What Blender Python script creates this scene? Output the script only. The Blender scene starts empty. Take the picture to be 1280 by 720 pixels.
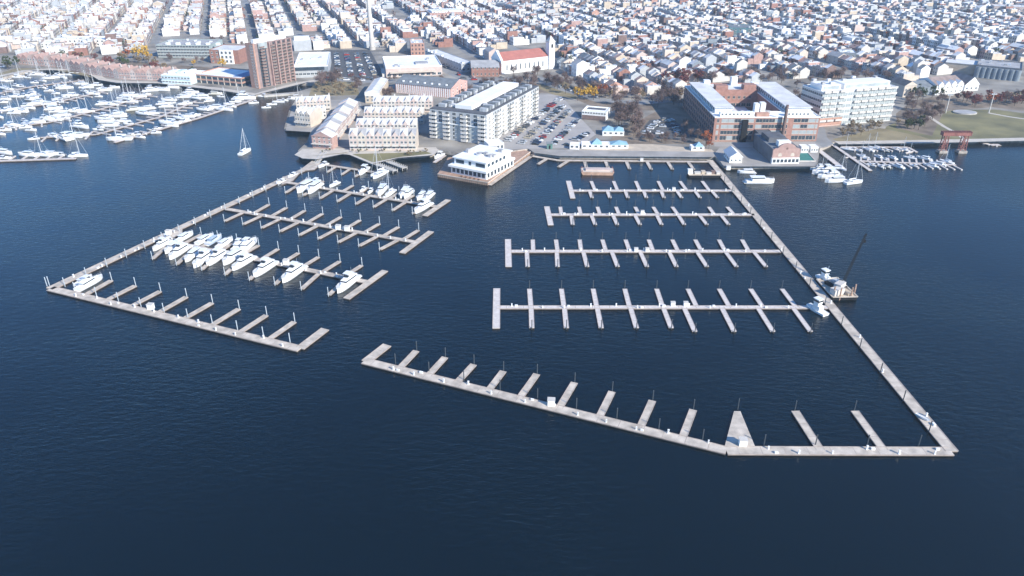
import bpy, math, random
from mathutils import Vector
R = math.radians
rnd = random.Random(7)
SC = bpy.context.scene
COL = SC.collection
# ------------------------------------------------------------------ camera, sky, sun, exposure
H = 130.0; FPX = 947.0; TH = R(27.4)
cam = bpy.data.cameras.new('camera'); cam.lens = FPX/1280*36; cam.sensor_width = 36
cam.clip_start = 1; cam.clip_end = 20000
camo = bpy.data.objects.new('camera', cam); COL.objects.link(camo)
camo.location = (0, 0, H); camo.rotation_euler = (math.pi/2-TH, 0, 0)
SC.camera = camo
SUN_EL = R(30); SUN_AZ = math.atan2(0.72, -0.69)      # azimuth from +Y, clockwise: behind the camera and to the right
w = bpy.data.worlds.new('World'); SC.world = w; w.use_nodes = True
nt = w.node_tree; bg = nt.nodes['Background']
sky = nt.nodes.new('ShaderNodeTexSky'); sky.sky_type = 'NISHITA'; sky.sun_disc = False
sky.sun_elevation = SUN_EL; sky.sun_rotation = SUN_AZ; sky.air_density = 1.0; sky.dust_density = 0.0; sky.ozone_density = 4.0
tint = nt.nodes.new('ShaderNodeMix'); tint.data_type = 'RGBA'; tint.blend_type = 'MULTIPLY'; tint.inputs['Factor'].default_value = 1
tint.inputs['B'].default_value = (.66, .98, 1.27, 1); nt.links.new(sky.outputs[0], tint.inputs['A']); nt.links.new(tint.outputs['Result'], bg.inputs[0]); bg.inputs[1].default_value = 0.11
sl = bpy.data.lights.new('sun', 'SUN'); sl.energy = 4.6; sl.angle = R(0.5); sl.color = (1, .94, .82)
so = bpy.data.objects.new('sun', sl); COL.objects.link(so)
sd = Vector((math.sin(SUN_AZ)*math.cos(SUN_EL), math.cos(SUN_AZ)*math.cos(SUN_EL), math.sin(SUN_EL)))
so.rotation_euler = sd.to_track_quat('Z', 'Y').to_euler()
so.location = (0, 0, 400)
SC.view_settings.view_transform = 'Standard'; SC.view_settings.look = 'None'
SC.view_settings.exposure = 0.75; SC.view_settings.gamma = 1
# ------------------------------------------------------------------ pixel of the survey photo -> point on the ground
CT, ST = math.cos(TH), math.sin(TH)
LZ = 2.0                                             # height of the quays above the water
def P(x, y, z=0.0):
    u, v = x-640, y-360
    dn = FPX*ST+v*CT; t = (H-z)/dn
    return Vector((t*u, t*(FPX*CT-v*ST), z))
def G(x, y): return P(x, y, LZ)
def zat(p, y):                                       # height of the point above p seen at picture row y
    k = (y-360)/FPX
    return H - p.y*(k*CT+ST)/(CT-k*ST)
def pix(p):                                          # world -> survey pixel
    dz = H-p[2]; f = p[1]*CT+dz*ST
    return (640+FPX*p[0]/f, 360+FPX*(dz*CT-p[1]*ST)/f)
def inpoly(x, y, poly):
    c = False; n = len(poly)
    for i in range(n):
        x1, y1 = poly[i]; x2, y2 = poly[i-1]
        if (y1 > y) != (y2 > y) and x < (x2-x1)*(y-y1)/(y2-y1)+x1: c = not c
    return c
# ------------------------------------------------------------------ materials
MC = {}
def mat(name, col, rough=.7, var=.12, scale=.6, metal=0, bump=0, objcol=False, spec=.4, col2=None, detail=4, stretch=None):
    if name in MC: return MC[name]
    m = bpy.data.materials.new(name); m.use_nodes = True; t = m.node_tree; b = t.nodes['Principled BSDF']
    b.inputs['Roughness'].default_value = rough; b.inputs['Metallic'].default_value = metal
    b.inputs['Specular IOR Level'].default_value = spec
    L = t.links.new; N = t.nodes.new
    tc = N('ShaderNodeTexCoord'); src = tc.outputs['Object']
    if stretch:
        mp = N('ShaderNodeMapping'); mp.inputs['Scale'].default_value = stretch; L(src, mp.inputs[0]); src = mp.outputs[0]
    n = N('ShaderNodeTexNoise'); n.inputs['Scale'].default_value = scale; n.inputs['Detail'].default_value = detail
    L(src, n.inputs['Vector'])
    mix = N('ShaderNodeMix'); mix.data_type = 'RGBA'
    rp = N('ShaderNodeMapRange'); rp.inputs[1].default_value = .32; rp.inputs[2].default_value = .68
    L(n.outputs['Fac'], rp.inputs[0]); L(rp.outputs[0], mix.inputs['Factor'])
    c = Vector(col[:3])
    c1 = [max(0, x*(1-var)) for x in c]; c2 = [min(1, x*(1+var)) for x in (col2 or c)]
    mix.inputs['A'].default_value = (*c1, 1); mix.inputs['B'].default_value = (*c2, 1)
    out = mix.outputs['Result']
    if objcol:
        oi = N('ShaderNodeObjectInfo'); mm = N('ShaderNodeMix'); mm.data_type = 'RGBA'; mm.blend_type = 'MULTIPLY'
        mm.inputs['Factor'].default_value = 1; L(out, mm.inputs['A']); L(oi.outputs['Color'], mm.inputs['B']); out = mm.outputs['Result']
    L(out, b.inputs['Base Color'])
    if bump:
        bp = N('ShaderNodeBump'); bp.inputs['Strength'].default_value = bump; bp.inputs['Distance'].default_value = .1
        L(n.outputs['Fac'], bp.inputs['Height']); L(bp.outputs[0], b.inputs['Normal'])
    MC[name] = m; return m
def water_mat():
    m = bpy.data.materials.new('harbour_water'); m.use_nodes = True; t = m.node_tree; b = t.nodes['Principled BSDF']
    L = t.links.new; N = t.nodes.new
    b.inputs['Base Color'].default_value = (.001, .006, .010, 1); b.inputs['Roughness'].default_value = .16
    b.inputs['IOR'].default_value = 1.38
    tc = N('ShaderNodeTexCoord')
    mp = N('ShaderNodeMapping'); mp.inputs['Rotation'].default_value = (0, 0, R(28)); mp.inputs['Scale'].default_value = (.55, 1.25, 1)
    L(tc.outputs['Object'], mp.inputs[0])
    n1 = N('ShaderNodeTexNoise'); n1.inputs['Scale'].default_value = .55; n1.inputs['Detail'].default_value = 3; n1.inputs['Distortion'].default_value = .35
    n2 = N('ShaderNodeTexNoise'); n2.inputs['Scale'].default_value = 2.4; n2.inputs['Detail'].default_value = 3
    n3 = N('ShaderNodeTexNoise'); n3.inputs['Scale'].default_value = .012; n3.inputs['Detail'].default_value = 4     # gust patches
    L(mp.outputs[0], n1.inputs['Vector']); L(mp.outputs[0], n2.inputs['Vector']); L(tc.outputs['Object'], n3.inputs['Vector'])
    a = N('ShaderNodeMath'); a.operation = 'MULTIPLY_ADD'; a.inputs[1].default_value = .28
    L(n2.outputs['Fac'], a.inputs[0]); L(n1.outputs['Fac'], a.inputs[2])
    r = N('ShaderNodeMapRange'); r.inputs[1].default_value = .35; r.inputs[2].default_value = .65; r.inputs[3].default_value = .22; r.inputs[4].default_value = .62
    L(n3.outputs['Fac'], r.inputs[0])
    bp = N('ShaderNodeBump'); bp.inputs['Distance'].default_value = .55
    r2 = N('ShaderNodeMapRange'); r2.inputs[1].default_value = .35; r2.inputs[2].default_value = .65; r2.inputs[3].default_value = .10; r2.inputs[4].default_value = .24
    L(n3.outputs['Fac'], r2.inputs[0]); L(r2.outputs[0], b.inputs['Roughness'])
    L(r.outputs[0], bp.inputs['Strength']); L(a.outputs[0], bp.inputs['Height']); L(bp.outputs[0], b.inputs['Normal'])
    return m
def leaf_mat(name, c1, c2):
    m = bpy.data.materials.new(name); m.use_nodes = True; t = m.node_tree; b = t.nodes['Principled BSDF']
    L = t.links.new; N = t.nodes.new; b.inputs['Roughness'].default_value = .8; b.inputs['Specular IOR Level'].default_value = .15
    g = N('ShaderNodeNewGeometry'); oi = N('ShaderNodeObjectInfo'); mx = N('ShaderNodeMix'); mx.data_type = 'RGBA'
    ad = N('ShaderNodeMath'); ad.operation = 'MULTIPLY_ADD'; ad.inputs[1].default_value = .55
    m2 = N('ShaderNodeMath'); m2.operation = 'MULTIPLY'; m2.inputs[1].default_value = .45
    L(oi.outputs['Random'], m2.inputs[0]); L(g.outputs['Random Per Island'], ad.inputs[0]); L(m2.outputs[0], ad.inputs[2])
    L(ad.outputs[0], mx.inputs['Factor']); mx.inputs['A'].default_value = (*c1, 1); mx.inputs['B'].default_value = (*c2, 1)
    L(mx.outputs['Result'], b.inputs['Base Color']); MC[name] = m; return m
mat('deck', (.50, .44, .375), .85, .25, .35, detail=8); mat('deck_edge', (.38, .32, .28), .9, .2, .6)
mat('deck_grey', (.58, .53, .50), .85, .12, .9)
mat('float', (.10, .08, .07), .9)
mat('pile_light', (.42, .46, .50), .5, metal=.0); mat('pile_dark', (.06, .07, .08), .6)
mat('gelcoat', (.80, .81, .82), .25, .03, .4, spec=.5, objcol=True)
mat('boat_glass', (.03, .04, .05), .12, .1); mat('boat_deck', (.70, .69, .66), .6, .05)
mat('canvas', (.78, .80, .84), .8, .05, objcol=True)
mat('alu', (.62, .64, .66), .4, .05, metal=.2)
mat('glass', (.05, .07, .09), .12, .3, .15); mat('glass_pale', (.36, .40, .41), .15, .25, .15)
mat('frame', (.72, .72, .70), .6, .05); mat('frame_dark', (.10, .10, .11), .6)
mat('white_paint', (.80, .80, .79), .6, .05, .2); mat('offwhite', (.55, .52, .48), .8, .10, .3)
mat('cream', (.54, .47, .40), .85, .10, .3); mat('pale_pink', (.53, .43, .39), .85, .10, .3)
mat('brick', (.285, .150, .120), .9, .18, .5); mat('brick_pink', (.40, .265, .235), .9, .15, .5)
mat('brick_orange', (.42, .25, .195), .9, .12, .5); mat('brick_brown', (.19, .13, .115), .9, .2, .5)
mat('grey_wall', (.40, .42, .44), .85, .1, .3); mat('grey_dark', (.13, .14, .16), .85, .15, .3)
mat('blue_wall', (.20, .235, .27), .8, .1, .3); mat('tan_wall', (.50, .42, .33), .9, .12, .3)
mat('roof_white', (.82, .82, .82), .7, .08, .12); mat('roof_light', (.62, .62, .62), .8, .14, .15)
mat('roof_grey', (.36, .36, .37), .85, .16, .2); mat('roof_dark', (.10, .105, .12), .85, .25, .3)
mat('roof_slate', (.17, .19, .21), .8, .2, .3); mat('roof_brown', (.27, .21, .19), .85, .2, .3)
mat('roof_red', (.36, .14, .115), .8, .12, .3); mat('roof_pinkbrown', (.37, .25, .22), .85, .16, .3)
mat('roof_blue', (.24, .41, .50), .6, .10, .3); mat('roof_green', (.05, .20, .17), .7, .1, .3)
mat('concrete', (.42, .40, .37), .9, .14, .25); mat('stone', (.38, .34, .30), .95, .30, .5, bump=.5)
mat('asphalt', (.085, .088, .095), .9, .15, .2); mat('paving', (.33, .31, .29), .9, .16, .12)
mat('lot', (.36, .34, .325), .9, .10, .12); mat('paint_line', (.75, .75, .72), .8)
mat('ground', (.23, .215, .20), .95, .35, .05, detail=8, col2=(.27, .25, .22)); mat('road', (.24, .245, .25), .9, .18, .1)
mat('grass', (.165, .155, .085), .95, .25, .06, detail=8, col2=(.20, .18, .09)); mat('dry_grass', (.24, .20, .12), .95, .25, .08, detail=8)
mat('mulch', (.20, .16, .125), .95, .35, .12, detail=8); mat('path', (.50, .46, .41), .9, .1, .3)
mat('rust', (.30, .125, .105), .8, .25, .5); mat('rust_deck', (.40, .26, .19), .85, .2, .5)
mat('machine_dark', (.02, .021, .023), .9, spec=.1); mat('bark', (.12, .095, .08), .9)
mat('car_paint', (.8, .8, .8), .25, .02, .3, objcol=True, spec=.6); mat('tyre', (.02, .02, .02), .9)
mat('orange', (.55, .2, .06), .6)
leaf_mat('leaf_bare', (.115, .082, .075), (.215, .155, .140)); leaf_mat('leaf_tan', (.20, .15, .095), (.33, .26, .17))
leaf_mat('leaf_green', (.035, .052, .022), (.085, .105, .045)); leaf_mat('leaf_gold', (.42, .24, .035), (.60, .38, .06))
leaf_mat('leaf_rust', (.30, .085, .035), (.42, .15, .07)); leaf_mat('leaf_maroon', (.13, .045, .045), (.22, .085, .075))
WATER = water_mat()
# ------------------------------------------------------------------ mesh collector
class MB:
    def __init__(s): s.v = []; s.f = []; s.m = []
    def add(s, vs, fs, m=0):
        o = len(s.v); s.v += [tuple(v) for v in vs]; s.f += [tuple(i+o for i in f) for f in fs]; s.m += [m]*len(fs)
    def hexa(s, b, t, m=0, bottom=True):              # b, t: four corners each, counter-clockwise
        f = [(4, 5, 6, 7), (0, 1, 5, 4), (1, 2, 6, 5), (2, 3, 7, 6), (3, 0, 4, 7)]
        if bottom: f.append((3, 2, 1, 0))
        s.add(list(b)+list(t), f, m)
    def box(s, x0, x1, y0, y1, z0, z1, m=0, bottom=True):
        q = [(x0, y0), (x1, y0), (x1, y1), (x0, y1)]
        s.hexa([(*p, z0) for p in q], [(*p, z1) for p in q], m, bottom)
    def rbox(s, cx, cy, z0, z1, lx, ly, a, m=0):
        c, n = math.cos(a), math.sin(a)
        q = [(cx+c*x-n*y, cy+n*x+c*y) for x, y in ((-lx/2, -ly/2), (lx/2, -ly/2), (lx/2, ly/2), (-lx/2, ly/2))]
        s.hexa([(*p, z0) for p in q], [(*p, z1) for p in q], m)
    def seg(s, a, b, wd, z0, z1, m=0, ext=0):
        a = Vector(a[:2]); b = Vector(b[:2]); d = (b-a); l = d.length; d.normalize(); a = a-d*ext; b = b+d*ext
        n = Vector((-d.y, d.x))*wd/2
        q = [a-n, b-n, b+n, a+n]
        s.hexa([(p.x, p.y, z0) for p in q], [(p.x, p.y, z1) for p in q], m)
    def prism(s, poly, z0, z1, m=0, ms=None):
        n = len(poly); ar = sum(poly[i-1][0]*poly[i][1]-poly[i][0]*poly[i-1][1] for i in range(n))
        if ar < 0: poly = poly[::-1]
        vs = [(p[0], p[1], z0) for p in poly]+[(p[0], p[1], z1) for p in poly]
        s.add(vs, [tuple(range(n, 2*n))], m)
        s.add(vs, [(i, (i+1) % n, n+(i+1) % n, n+i) for i in range(n)], m if ms is None else ms)
    def cyl(s, x, y, z0, z1, r, n=8, m=0, r1=None):
        r1 = r if r1 is None else r1
        a = [(math.cos(2*math.pi*i/n), math.sin(2*math.pi*i/n)) for i in range(n)]
        s.add([(x+r*c, y+r*q, z0) for c, q in a]+[(x+r1*c, y+r1*q, z1) for c, q in a],
              [(i, (i+1) % n, n+(i+1) % n, n+i) for i in range(n)]+[tuple(range(n, 2*n))], m)
    def tube(s, a, b, r, n=5, m=0, r1=None):
        a = Vector(a); b = Vector(b); d = (b-a).normalized(); r1 = r if r1 is None else r1
        u = d.orthogonal().normalized(); w_ = d.cross(u)
        cs = [(math.cos(2*math.pi*i/n), math.sin(2*math.pi*i/n)) for i in range(n)]
        s.add([a+(u*c+w_*q)*r for c, q in cs]+[b+(u*c+w_*q)*r1 for c, q in cs],
              [(i, (i+1) % n, n+(i+1) % n, n+i) for i in range(n)]+[tuple(range(n, 2*n)), tuple(range(n-1, -1, -1))], m)
    def gable(s, x0, x1, y0, y1, z0, z1, m=0, mg=None, ov=.4, along='x'):
        mg = m if mg is None else mg
        if along == 'x':
            ym = (y0+y1)/2
            v = [(x0-ov, y0-ov, z0), (x1+ov, y0-ov, z0), (x1+ov, y1+ov, z0), (x0-ov, y1+ov, z0), (x0-ov, ym, z1), (x1+ov, ym, z1)]
            s.add(v, [(0, 1, 5, 4), (2, 3, 4, 5)], m); s.add(v, [(1, 2, 5), (3, 0, 4)], mg); s.add(v, [(3, 2, 1, 0)], m)
        else:
            xm = (x0+x1)/2
            v = [(x0-ov, y0-ov, z0), (x1+ov, y0-ov, z0), (x1+ov, y1+ov, z0), (x0-ov, y1+ov, z0), (xm, y0-ov, z1), (xm, y1+ov, z1)]
            s.add(v, [(1, 2, 5, 4), (3, 0, 4, 5)], m); s.add(v, [(0, 1, 4), (2, 3, 5)], mg); s.add(v, [(3, 2, 1, 0)], m)
    def mesh(s, name, mats):
        me = bpy.data.meshes.new(name); me.from_pydata(s.v, [], s.f)
        for m in mats: me.materials.append(MC[m] if isinstance(m, str) else m)
        if len(mats) > 1: me.polygons.foreach_set('material_index', s.m)
        me.update(); return me
def link(name, me, parent=None, loc=(0, 0, 0), rz=0, sc=None):
    o = bpy.data.objects.new(name, me); COL.objects.link(o); o.location = loc; o.rotation_euler = (0, 0, rz)
    if parent is not None: o.parent = parent
    if sc is not None: o.scale = (sc, sc, sc) if isinstance(sc, (int, float)) else sc
    return o
def obj(name, mb, mats, parent=None, loc=(0, 0, 0), rz=0, sc=None, color=None):
    if not isinstance(mats, (list, tuple)): mats = [mats]
    o = link(name, mb.mesh(name, mats), parent, loc, rz, sc)
    if color: o.color = (*color, 1)
    return o
def tag(o, label, cat, group=None, kind=None):
    if label: o['label'] = label
    if cat: o['category'] = cat
    if group: o['group'] = group
    if kind: o['kind'] = kind
    return o
def thing(name, label, cat, loc=(0, 0, 0), rz=0, group=None, sc=None):
    return tag(link(name, None, None, loc, rz, sc), label, cat, group)
def struct(name, mb, mats, loc=(0, 0, 0)):
    return tag(obj(name, mb, mats, None, loc), None, None, kind='structure')
ORD = ['', 'first', 'second', 'third', 'fourth', 'fifth', 'sixth', 'seventh', 'eighth', 'ninth', 'tenth', 'eleventh', 'twelfth', 'thirteenth', 'fourteenth', 'fifteenth', 'sixteenth', 'seventeenth', 'eighteenth', 'nineteenth', 'twentieth']
def ordw(n):
    if n <= 20: return ORD[n]
    t = ['', '', 'twenty', 'thirty', 'forty', 'fifty', 'sixty', 'seventy', 'eighty', 'ninety'][n//10 % 10]
    p = 'hundred ' if n >= 100 else ''
    if n >= 100 and n % 100 <= 20: return p+ORD[n % 100]
    return p+(t+'-'+ORD[n % 10] if n % 10 else t[:-1]+'ieth')
def copy_tree(root, loc, rz=0, label=None, group=None, sc=None, color=None, cat=None):
    r = root.copy(); COL.objects.link(r); r.location = loc; r.rotation_euler = (0, 0, rz)
    if sc is not None: r.scale = (sc, sc, sc)
    if label: r['label'] = label
    if group: r['group'] = group
    if color: r.color = (*color, 1)
    def kids(src, dst):
        for ch in list(KIDS.get(src.name, [])):
            c = ch.copy(); COL.objects.link(c); c.parent = dst
            if color and ch.name.startswith(('hull', 'cabin', 'body', 'sail')): c.color = (*color, 1)
            kids(ch, c)
    kids(root, r)
    return r
KIDS = {}
def note(root):                                       # remember the children of a prototype
    for ch in [o for o in COL.objects if o.parent == root]:
        KIDS.setdefault(root.name, []).append(ch); note(ch)
#@@STRUCT
class Placer:                                          # first placement uses the built thing itself, the rest are copies
    def __init__(s, root): s.root = root; s.used = False; note(root)
    def put(s, loc, rz=0, label=None, group=None, sc=None, color=None):
        if s.used: return copy_tree(s.root, loc, rz, label, group, sc, color)
        s.used = True; r = s.root; r.location = loc; r.rotation_euler = (0, 0, rz)
        if sc is not None: r.scale = (sc, sc, sc)
        if label: r['label'] = label
        if group: r['group'] = group
        if color:
            r.color = (*color, 1)
            def kc(n):
                for ch in KIDS.get(n, []):
                    if ch.name.startswith(('hull', 'cabin', 'body', 'sail')): ch.color = (*color, 1)
                    kc(ch.name)
            kc(r.name)
        return r
# ------------------------------------------------------------------ water and land
m = MB(); m.add([(-4500, -600, 0), (4500, -600, 0), (4500, 6000, 0), (-4500, 6000, 0)], [(0, 1, 2, 3)])
struct('water', m, WATER)
SHORE = [(-700, 116), (-300, 112), (-40, 104), (0, 101), (30, 93), (60, 89), (95, 90), (116, 95), (126, 101), (150, 105), (200, 106), (240, 110), (280, 115), (320, 121.5),
         (345, 114), (376, 106.5), (395, 107.5), (393, 112), (372, 118), (366, 122), (387, 123.5), (370, 128), (362, 141), (356, 163.5), (390, 165.5), (384, 182), (373, 192.5), (377.5, 199),
         (397, 200), (428, 193.5), (437, 194.5), (465, 206.5), (498, 199), (541, 196), (549, 191), (575, 196), (600, 199), (660, 190), (668, 194), (700, 198), (893, 199.5), (905, 211), (1021, 210.5), (1024, 190),
         (1041, 182), (1170, 180), (1280, 177.5), (1600, 174), (2300, 168)]
sp = [P(x, y) for x, y in SHORE]
landpoly = [(-4500, sp[0].y)] + [(p.x, p.y) for p in sp] + [(4500, sp[-1].y), (4500, 6000), (-4500, 6000)]
m = MB(); m.prism(landpoly, -3, LZ, 0, 1)
struct('ground', m, ['ground', 'stone'])
def patch(name, pts, mt, lift, z=LZ):
    q = [G(x, y) for x, y in pts]; m = MB(); n = len(q)
    ar = sum(q[i-1].x*q[i].y-q[i].x*q[i-1].y for i in range(n))
    if ar < 0: q = q[::-1]
    m.add([(p.x, p.y, z+lift) for p in q], [tuple(range(n))])
    return struct(name, m, mt)
def strip(name, pts, wd, mt, lift, h=0.0):
    q = [G(x, y) for x, y in pts]; m = MB(); L, Rr = [], []
    for i, p in enumerate(q):
        d = (q[min(i+1, len(q)-1)]-q[max(i-1, 0)]); d.z = 0; d.normalize(); n = Vector((-d.y, d.x, 0))*wd/2
        L.append(p+n); Rr.append(p-n)
    z = LZ+lift+h; k = len(q)
    m.add([(p.x, p.y, z) for p in L]+[(p.x, p.y, z) for p in Rr], [(i, k+i, k+i+1, i+1) for i in range(k-1)])
    return struct(name, m, mt)
# ------------------------------------------------------------------ docks
DZ0, DZ1 = -.25, .55
def dock_seg(mb, a, b, wd, z1=DZ1, k=0):
    mb.seg(a, b, wd, z1-.22, z1, 0); mb.seg(a, b, wd-.25, DZ0, z1-.222, 1)
    a2 = Vector(a[:2]); b2 = Vector(b[:2]); d = b2-a2; L = d.length; d.normalize(); n = Vector((-d.y, d.x))
    for s_ in (-1, 1): mb.seg(a2+n*s_*(wd/2-.04), b2+n*s_*(wd/2-.04), .2, z1-.15, z1+.06, 2)      # edge whalers
    k = 0; t = 2.0+(wd*7 % 2)
    while t < L-1: p = a2+d*t; mb.seg(p-n*(wd/2-.16), p+n*(wd/2-.16), .16, z1-.1, z1+.012, 2); t += 6.1; k += 1
class Dock:
    def __init__(s, label, pts, wd, deck='deck', zoff=0.0):
        s.q = [P(*p, .5) for p in pts]; s.deck = deck; s.wd = wd
        c = s.q[0]; s.o = Vector((c.x, c.y, 0)); s.z1 = DZ1+zoff
        s.root = thing('floating_dock', label, 'dock', s.o)
        m = MB()
        for i in range(len(s.q)-1):
            dock_seg(m, s.q[i]-s.o, s.q[i+1]-s.o, wd, s.z1-.006*(i % 2))
        obj('walkway', m, [deck, 'float', 'deck_edge'], s.root)
        s.plank_lines(s.q[0], s.q[-1])
    def plank_lines(s, a, b): pass
    def finger(s, tip, base, wd=1.9, name='finger', trim=True):
        a = P(*base, .5); b = P(*tip, .5); m = MB(); d = (b-a).normalized()
        st = a+d*(.0)
        m.seg(st-s.o, b-s.o, wd, s.z1-.23, s.z1-.03, 0); m.seg(st-s.o, b-s.o, wd-.2, DZ0, s.z1-.232, 1); nn = Vector((-d.y, d.x, 0))
        for s_ in (-1, 1): m.seg(st-s.o+nn*s_*(wd/2-.03), b-s.o+nn*s_*(wd/2-.03), .14, s.z1-.2, s.z1+.02, 2)
        for t in (.33, .66, .97): p = a.lerp(b, t)-s.o; m.seg(p-nn*(wd/2-.12), p+nn*(wd/2-.12), .14, s.z1-.1, s.z1-.02, 2)
        f = obj(name, m, [s.deck, 'float', 'deck_edge'], s.root)
        return a, b
    def poly(s, pts, name='platform', dz=-.015):
        q = [P(*p, .5)-s.o for p in pts]; m = MB(); m.prism([(p.x, p.y) for p in q], .0, s.z1+dz, 0, 1)
        obj(name, m, [s.deck, 'float'], s.root)
# piles, pedestals ------------------------------------------------
m = MB(); m.cyl(0, 0, -1.5, 3.7, .15, 8); m.cyl(0, 0, 3.7, 3.9, .17, 8, 0, .04)
pile_l = Placer(tag(obj('guide_pile', m, 'pile_light'), 'pile', 'piling'))
m = MB(); m.cyl(0, 0, -1.5, 3.7, .15, 8); m.cyl(0, 0, 3.7, 3.9, .17, 8, 0, .04)
pile_d = Placer(tag(obj('guide_pile', m, 'pile_dark'), 'pile', 'piling'))
m = MB(); m.box(-.22, .22, -.18, .18, 0, 1.15); m.box(-.28, .28, -.24, .24, 1.15, 1.3); m.box(-.3, .3, -.3, .3, 0, .12)
ped = Placer(tag(obj('power_pedestal', m, 'white_paint'), 'pedestal', 'power pedestal'))
m = MB(); m.box(-.6, .6, -.32, .32, 0, .55); m.box(-.64, .64, -.36, .36, .55, .68)
dbox = Placer(tag(obj('dock_box', m, 'white_paint'), 'box', 'dock box'))
def hut_proto():
    r = thing('pump_station', 'station', 'pump station'); m = MB(); m.box(-1, 1, -.8, .8, 0, 1.9); obj('cabinet', m, 'white_paint', r)
    m = MB(); m.box(-1.12, 1.12, -.92, .92, 1.9, 2.05); obj('lid', m, 'offwhite', r)
    m = MB(); m.box(-.35, .35, -.83, -.8, .15, 1.6); obj('door', m, 'frame', r); return r
hut = Placer(hut_proto())
def pile(p, kind, where, side):
    k = pile_l if kind == 'l' else pile_d
    k.put((p.x, p.y, 0), 0, where, side)
def lerp(a, b, t): return (a[0]+(b[0]-a[0])*t, a[1]+(b[1]-a[1])*t)
def yl(line, x): (a, b) = line; return a[1]+(b[1]-a[1])*(x-a[0])/(b[0]-a[0])
def tippile(a, b, kind, lab, grp, side=1, wd=1.9):
    d = (b-a).normalized(); p = b+d*.32
    pile(p, kind, lab, grp)
def peds_along(q0, q1, n, lab, grp, off=1.0, extra=.12):
    a = P(*q0, .5); b = P(*q1, .5); d = (b-a).normalized(); nn = Vector((-d.y, d.x, 0)); az = math.atan2(d.y, d.x)
    for i in range(n):
        t = (i+.5+rnd.uniform(-.15, .15))/n; p = a+(b-a)*t+nn*off*rnd.choice((-1, 1))
        ped.put((p.x, p.y, DZ1), az, lab, grp, sc=rnd.uniform(.7, .95))
        if rnd.random() < .45:
            p = a+(b-a)*(t+.18/n)+nn*off*rnd.choice((-.9, .9)); dbox.put((p.x, p.y, DZ1), az, lab.replace('white power pedestal', 'small white dock box'), grp.replace('power pedestals', 'dock boxes'), sc=rnd.uniform(.6, .9))
PG = 'guide piles of the marina docks'
def line_piles(q0, q1, n, kind, lab, grp, off):
    a = P(*q0, .5); b = P(*q1, .5); d = (b-a).normalized(); nn = Vector((-d.y, d.x, 0))
    for i in range(n):
        p = a+(b-a)*((i+.5)/n)+nn*off; pile(p, kind, lab, grp)
# --- left marina
W = Dock('long diagonal floating dock closing the left marina on its western side', [(397, 204), (62, 361)], 3.6)
W.poly([(390, 201), (404, 203.5), (393, 212), (372, 214.5)], 'platform'); W.poly([(353, 221), (375, 216), (366, 226), (352, 231)], 'platform'); W.poly([(205, 297), (228, 286), (228, 291), (209, 301)], 'platform', -.02)
line_piles((380, 213), (62, 362), 16, 'l', 'steel pile along the long western diagonal dock', 'guide piles along the western diagonal dock', 2.15)
peds_along((372, 217), (80, 354), 14, 'white power pedestal on the long western diagonal dock', 'power pedestals on the western diagonal dock', 1.1)
# gangway from the shore
r = thing('gangway', 'sloping grey gangway from the lawn promenade down to the left marina docks', 'gangway', P(403, 195.5, 0))
a = P(406, 190.5, 2.1); b = P(396, 204, .75); o = P(403, 195.5, 0); m = MB(); d = (b-a); n = Vector((-d.y, d.x, 0)).normalized()*1.2
m.hexa([a-n-o-Vector((0, 0, .2)), b-n-o-Vector((0, 0, .2)), b+n-o-Vector((0, 0, .2)), a+n-o-Vector((0, 0, .2))], [a-n-o, b-n-o, b+n-o, a+n-o]); obj('ramp', m, 'concrete', r)
for s_ in (-1, 1):
    m = MB(); m.tube(a+n*s_*.95-o+Vector((0, 0, 1)), b+n*s_*.95-o+Vector((0, 0, 1)), .05)
    for k in range(7): q = a.lerp(b, k/6)+n*s_*.95-o; m.tube(q, q+Vector((0, 0, 1)), .04)
    obj('railing', m, 'alu', r)
def row(label, short, pts, wd, T=None, up=(), dux=-20, lo=(), dlx=24, kind='l', fw=1.7, lp=True):
    D = Dock(label, pts, wd); ln = (pts[0], pts[-1]); zi = 0
    if T: D.finger(T[0], T[1], 2.7, 'end_pier')
    for tip in up:
        a, b = D.finger(tip, (tip[0]+dux, yl(ln, tip[0]+dux)), fw); tippile(a, b, kind, 'slim steel pile at a finger tip, '+short, 'finger tip piles of the '+short)
    for tip in lo:
        a, b = D.finger(tip, (tip[0]+dlx, yl(ln, tip[0]+dlx)), fw)
        if lp: tippile(a, b, kind, 'slim steel pile at a finger tip, '+short, 'finger tip piles of the '+short)
    return D
row('short floating dock with few fingers just off the lawn promenade', 'short dock off the lawn', [(400, 205), (473, 216)], 2.2, None, lo=[(409, 215), (427, 218), (444, 220.5)], dlx=11, fw=1.5)
row('northernmost long finger dock of the left marina, with boats at its far end', 'northernmost long dock, left marina', [(353, 227), (547, 258.3)], 2.3, [(560.5, 249.5), (531, 269.5)],
    up=[(385.8, 223), (403.8, 226), (441, 231.6), (460.4, 234.4), (480, 238.5), (498.5, 241), (517, 244)], dux=-13, lo=[(357, 240.6), (379, 244), (400, 247.7), (421.8, 251.5), (444.8, 254.8), (467, 258.5), (490.6, 262.7), (516, 266.5)], dlx=17)
row('empty finger dock of the left marina between two docks with boats', 'empty middle dock, left marina', [(283, 261), (519, 302.5)], 2.5, [(539, 289), (502.5, 316)],
    up=[(336, 255.5), (358, 259.3), (381, 263), (403, 267), (426, 271), (450, 275), (474, 279.5), (498, 283.5), (523, 287.5)], dux=-20, lo=[(281, 276), (304, 280), (327, 284.5), (350, 289), (374, 293.7), (398, 298), (423, 302.5), (449, 307), (475, 311.5)], dlx=24)
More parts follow.
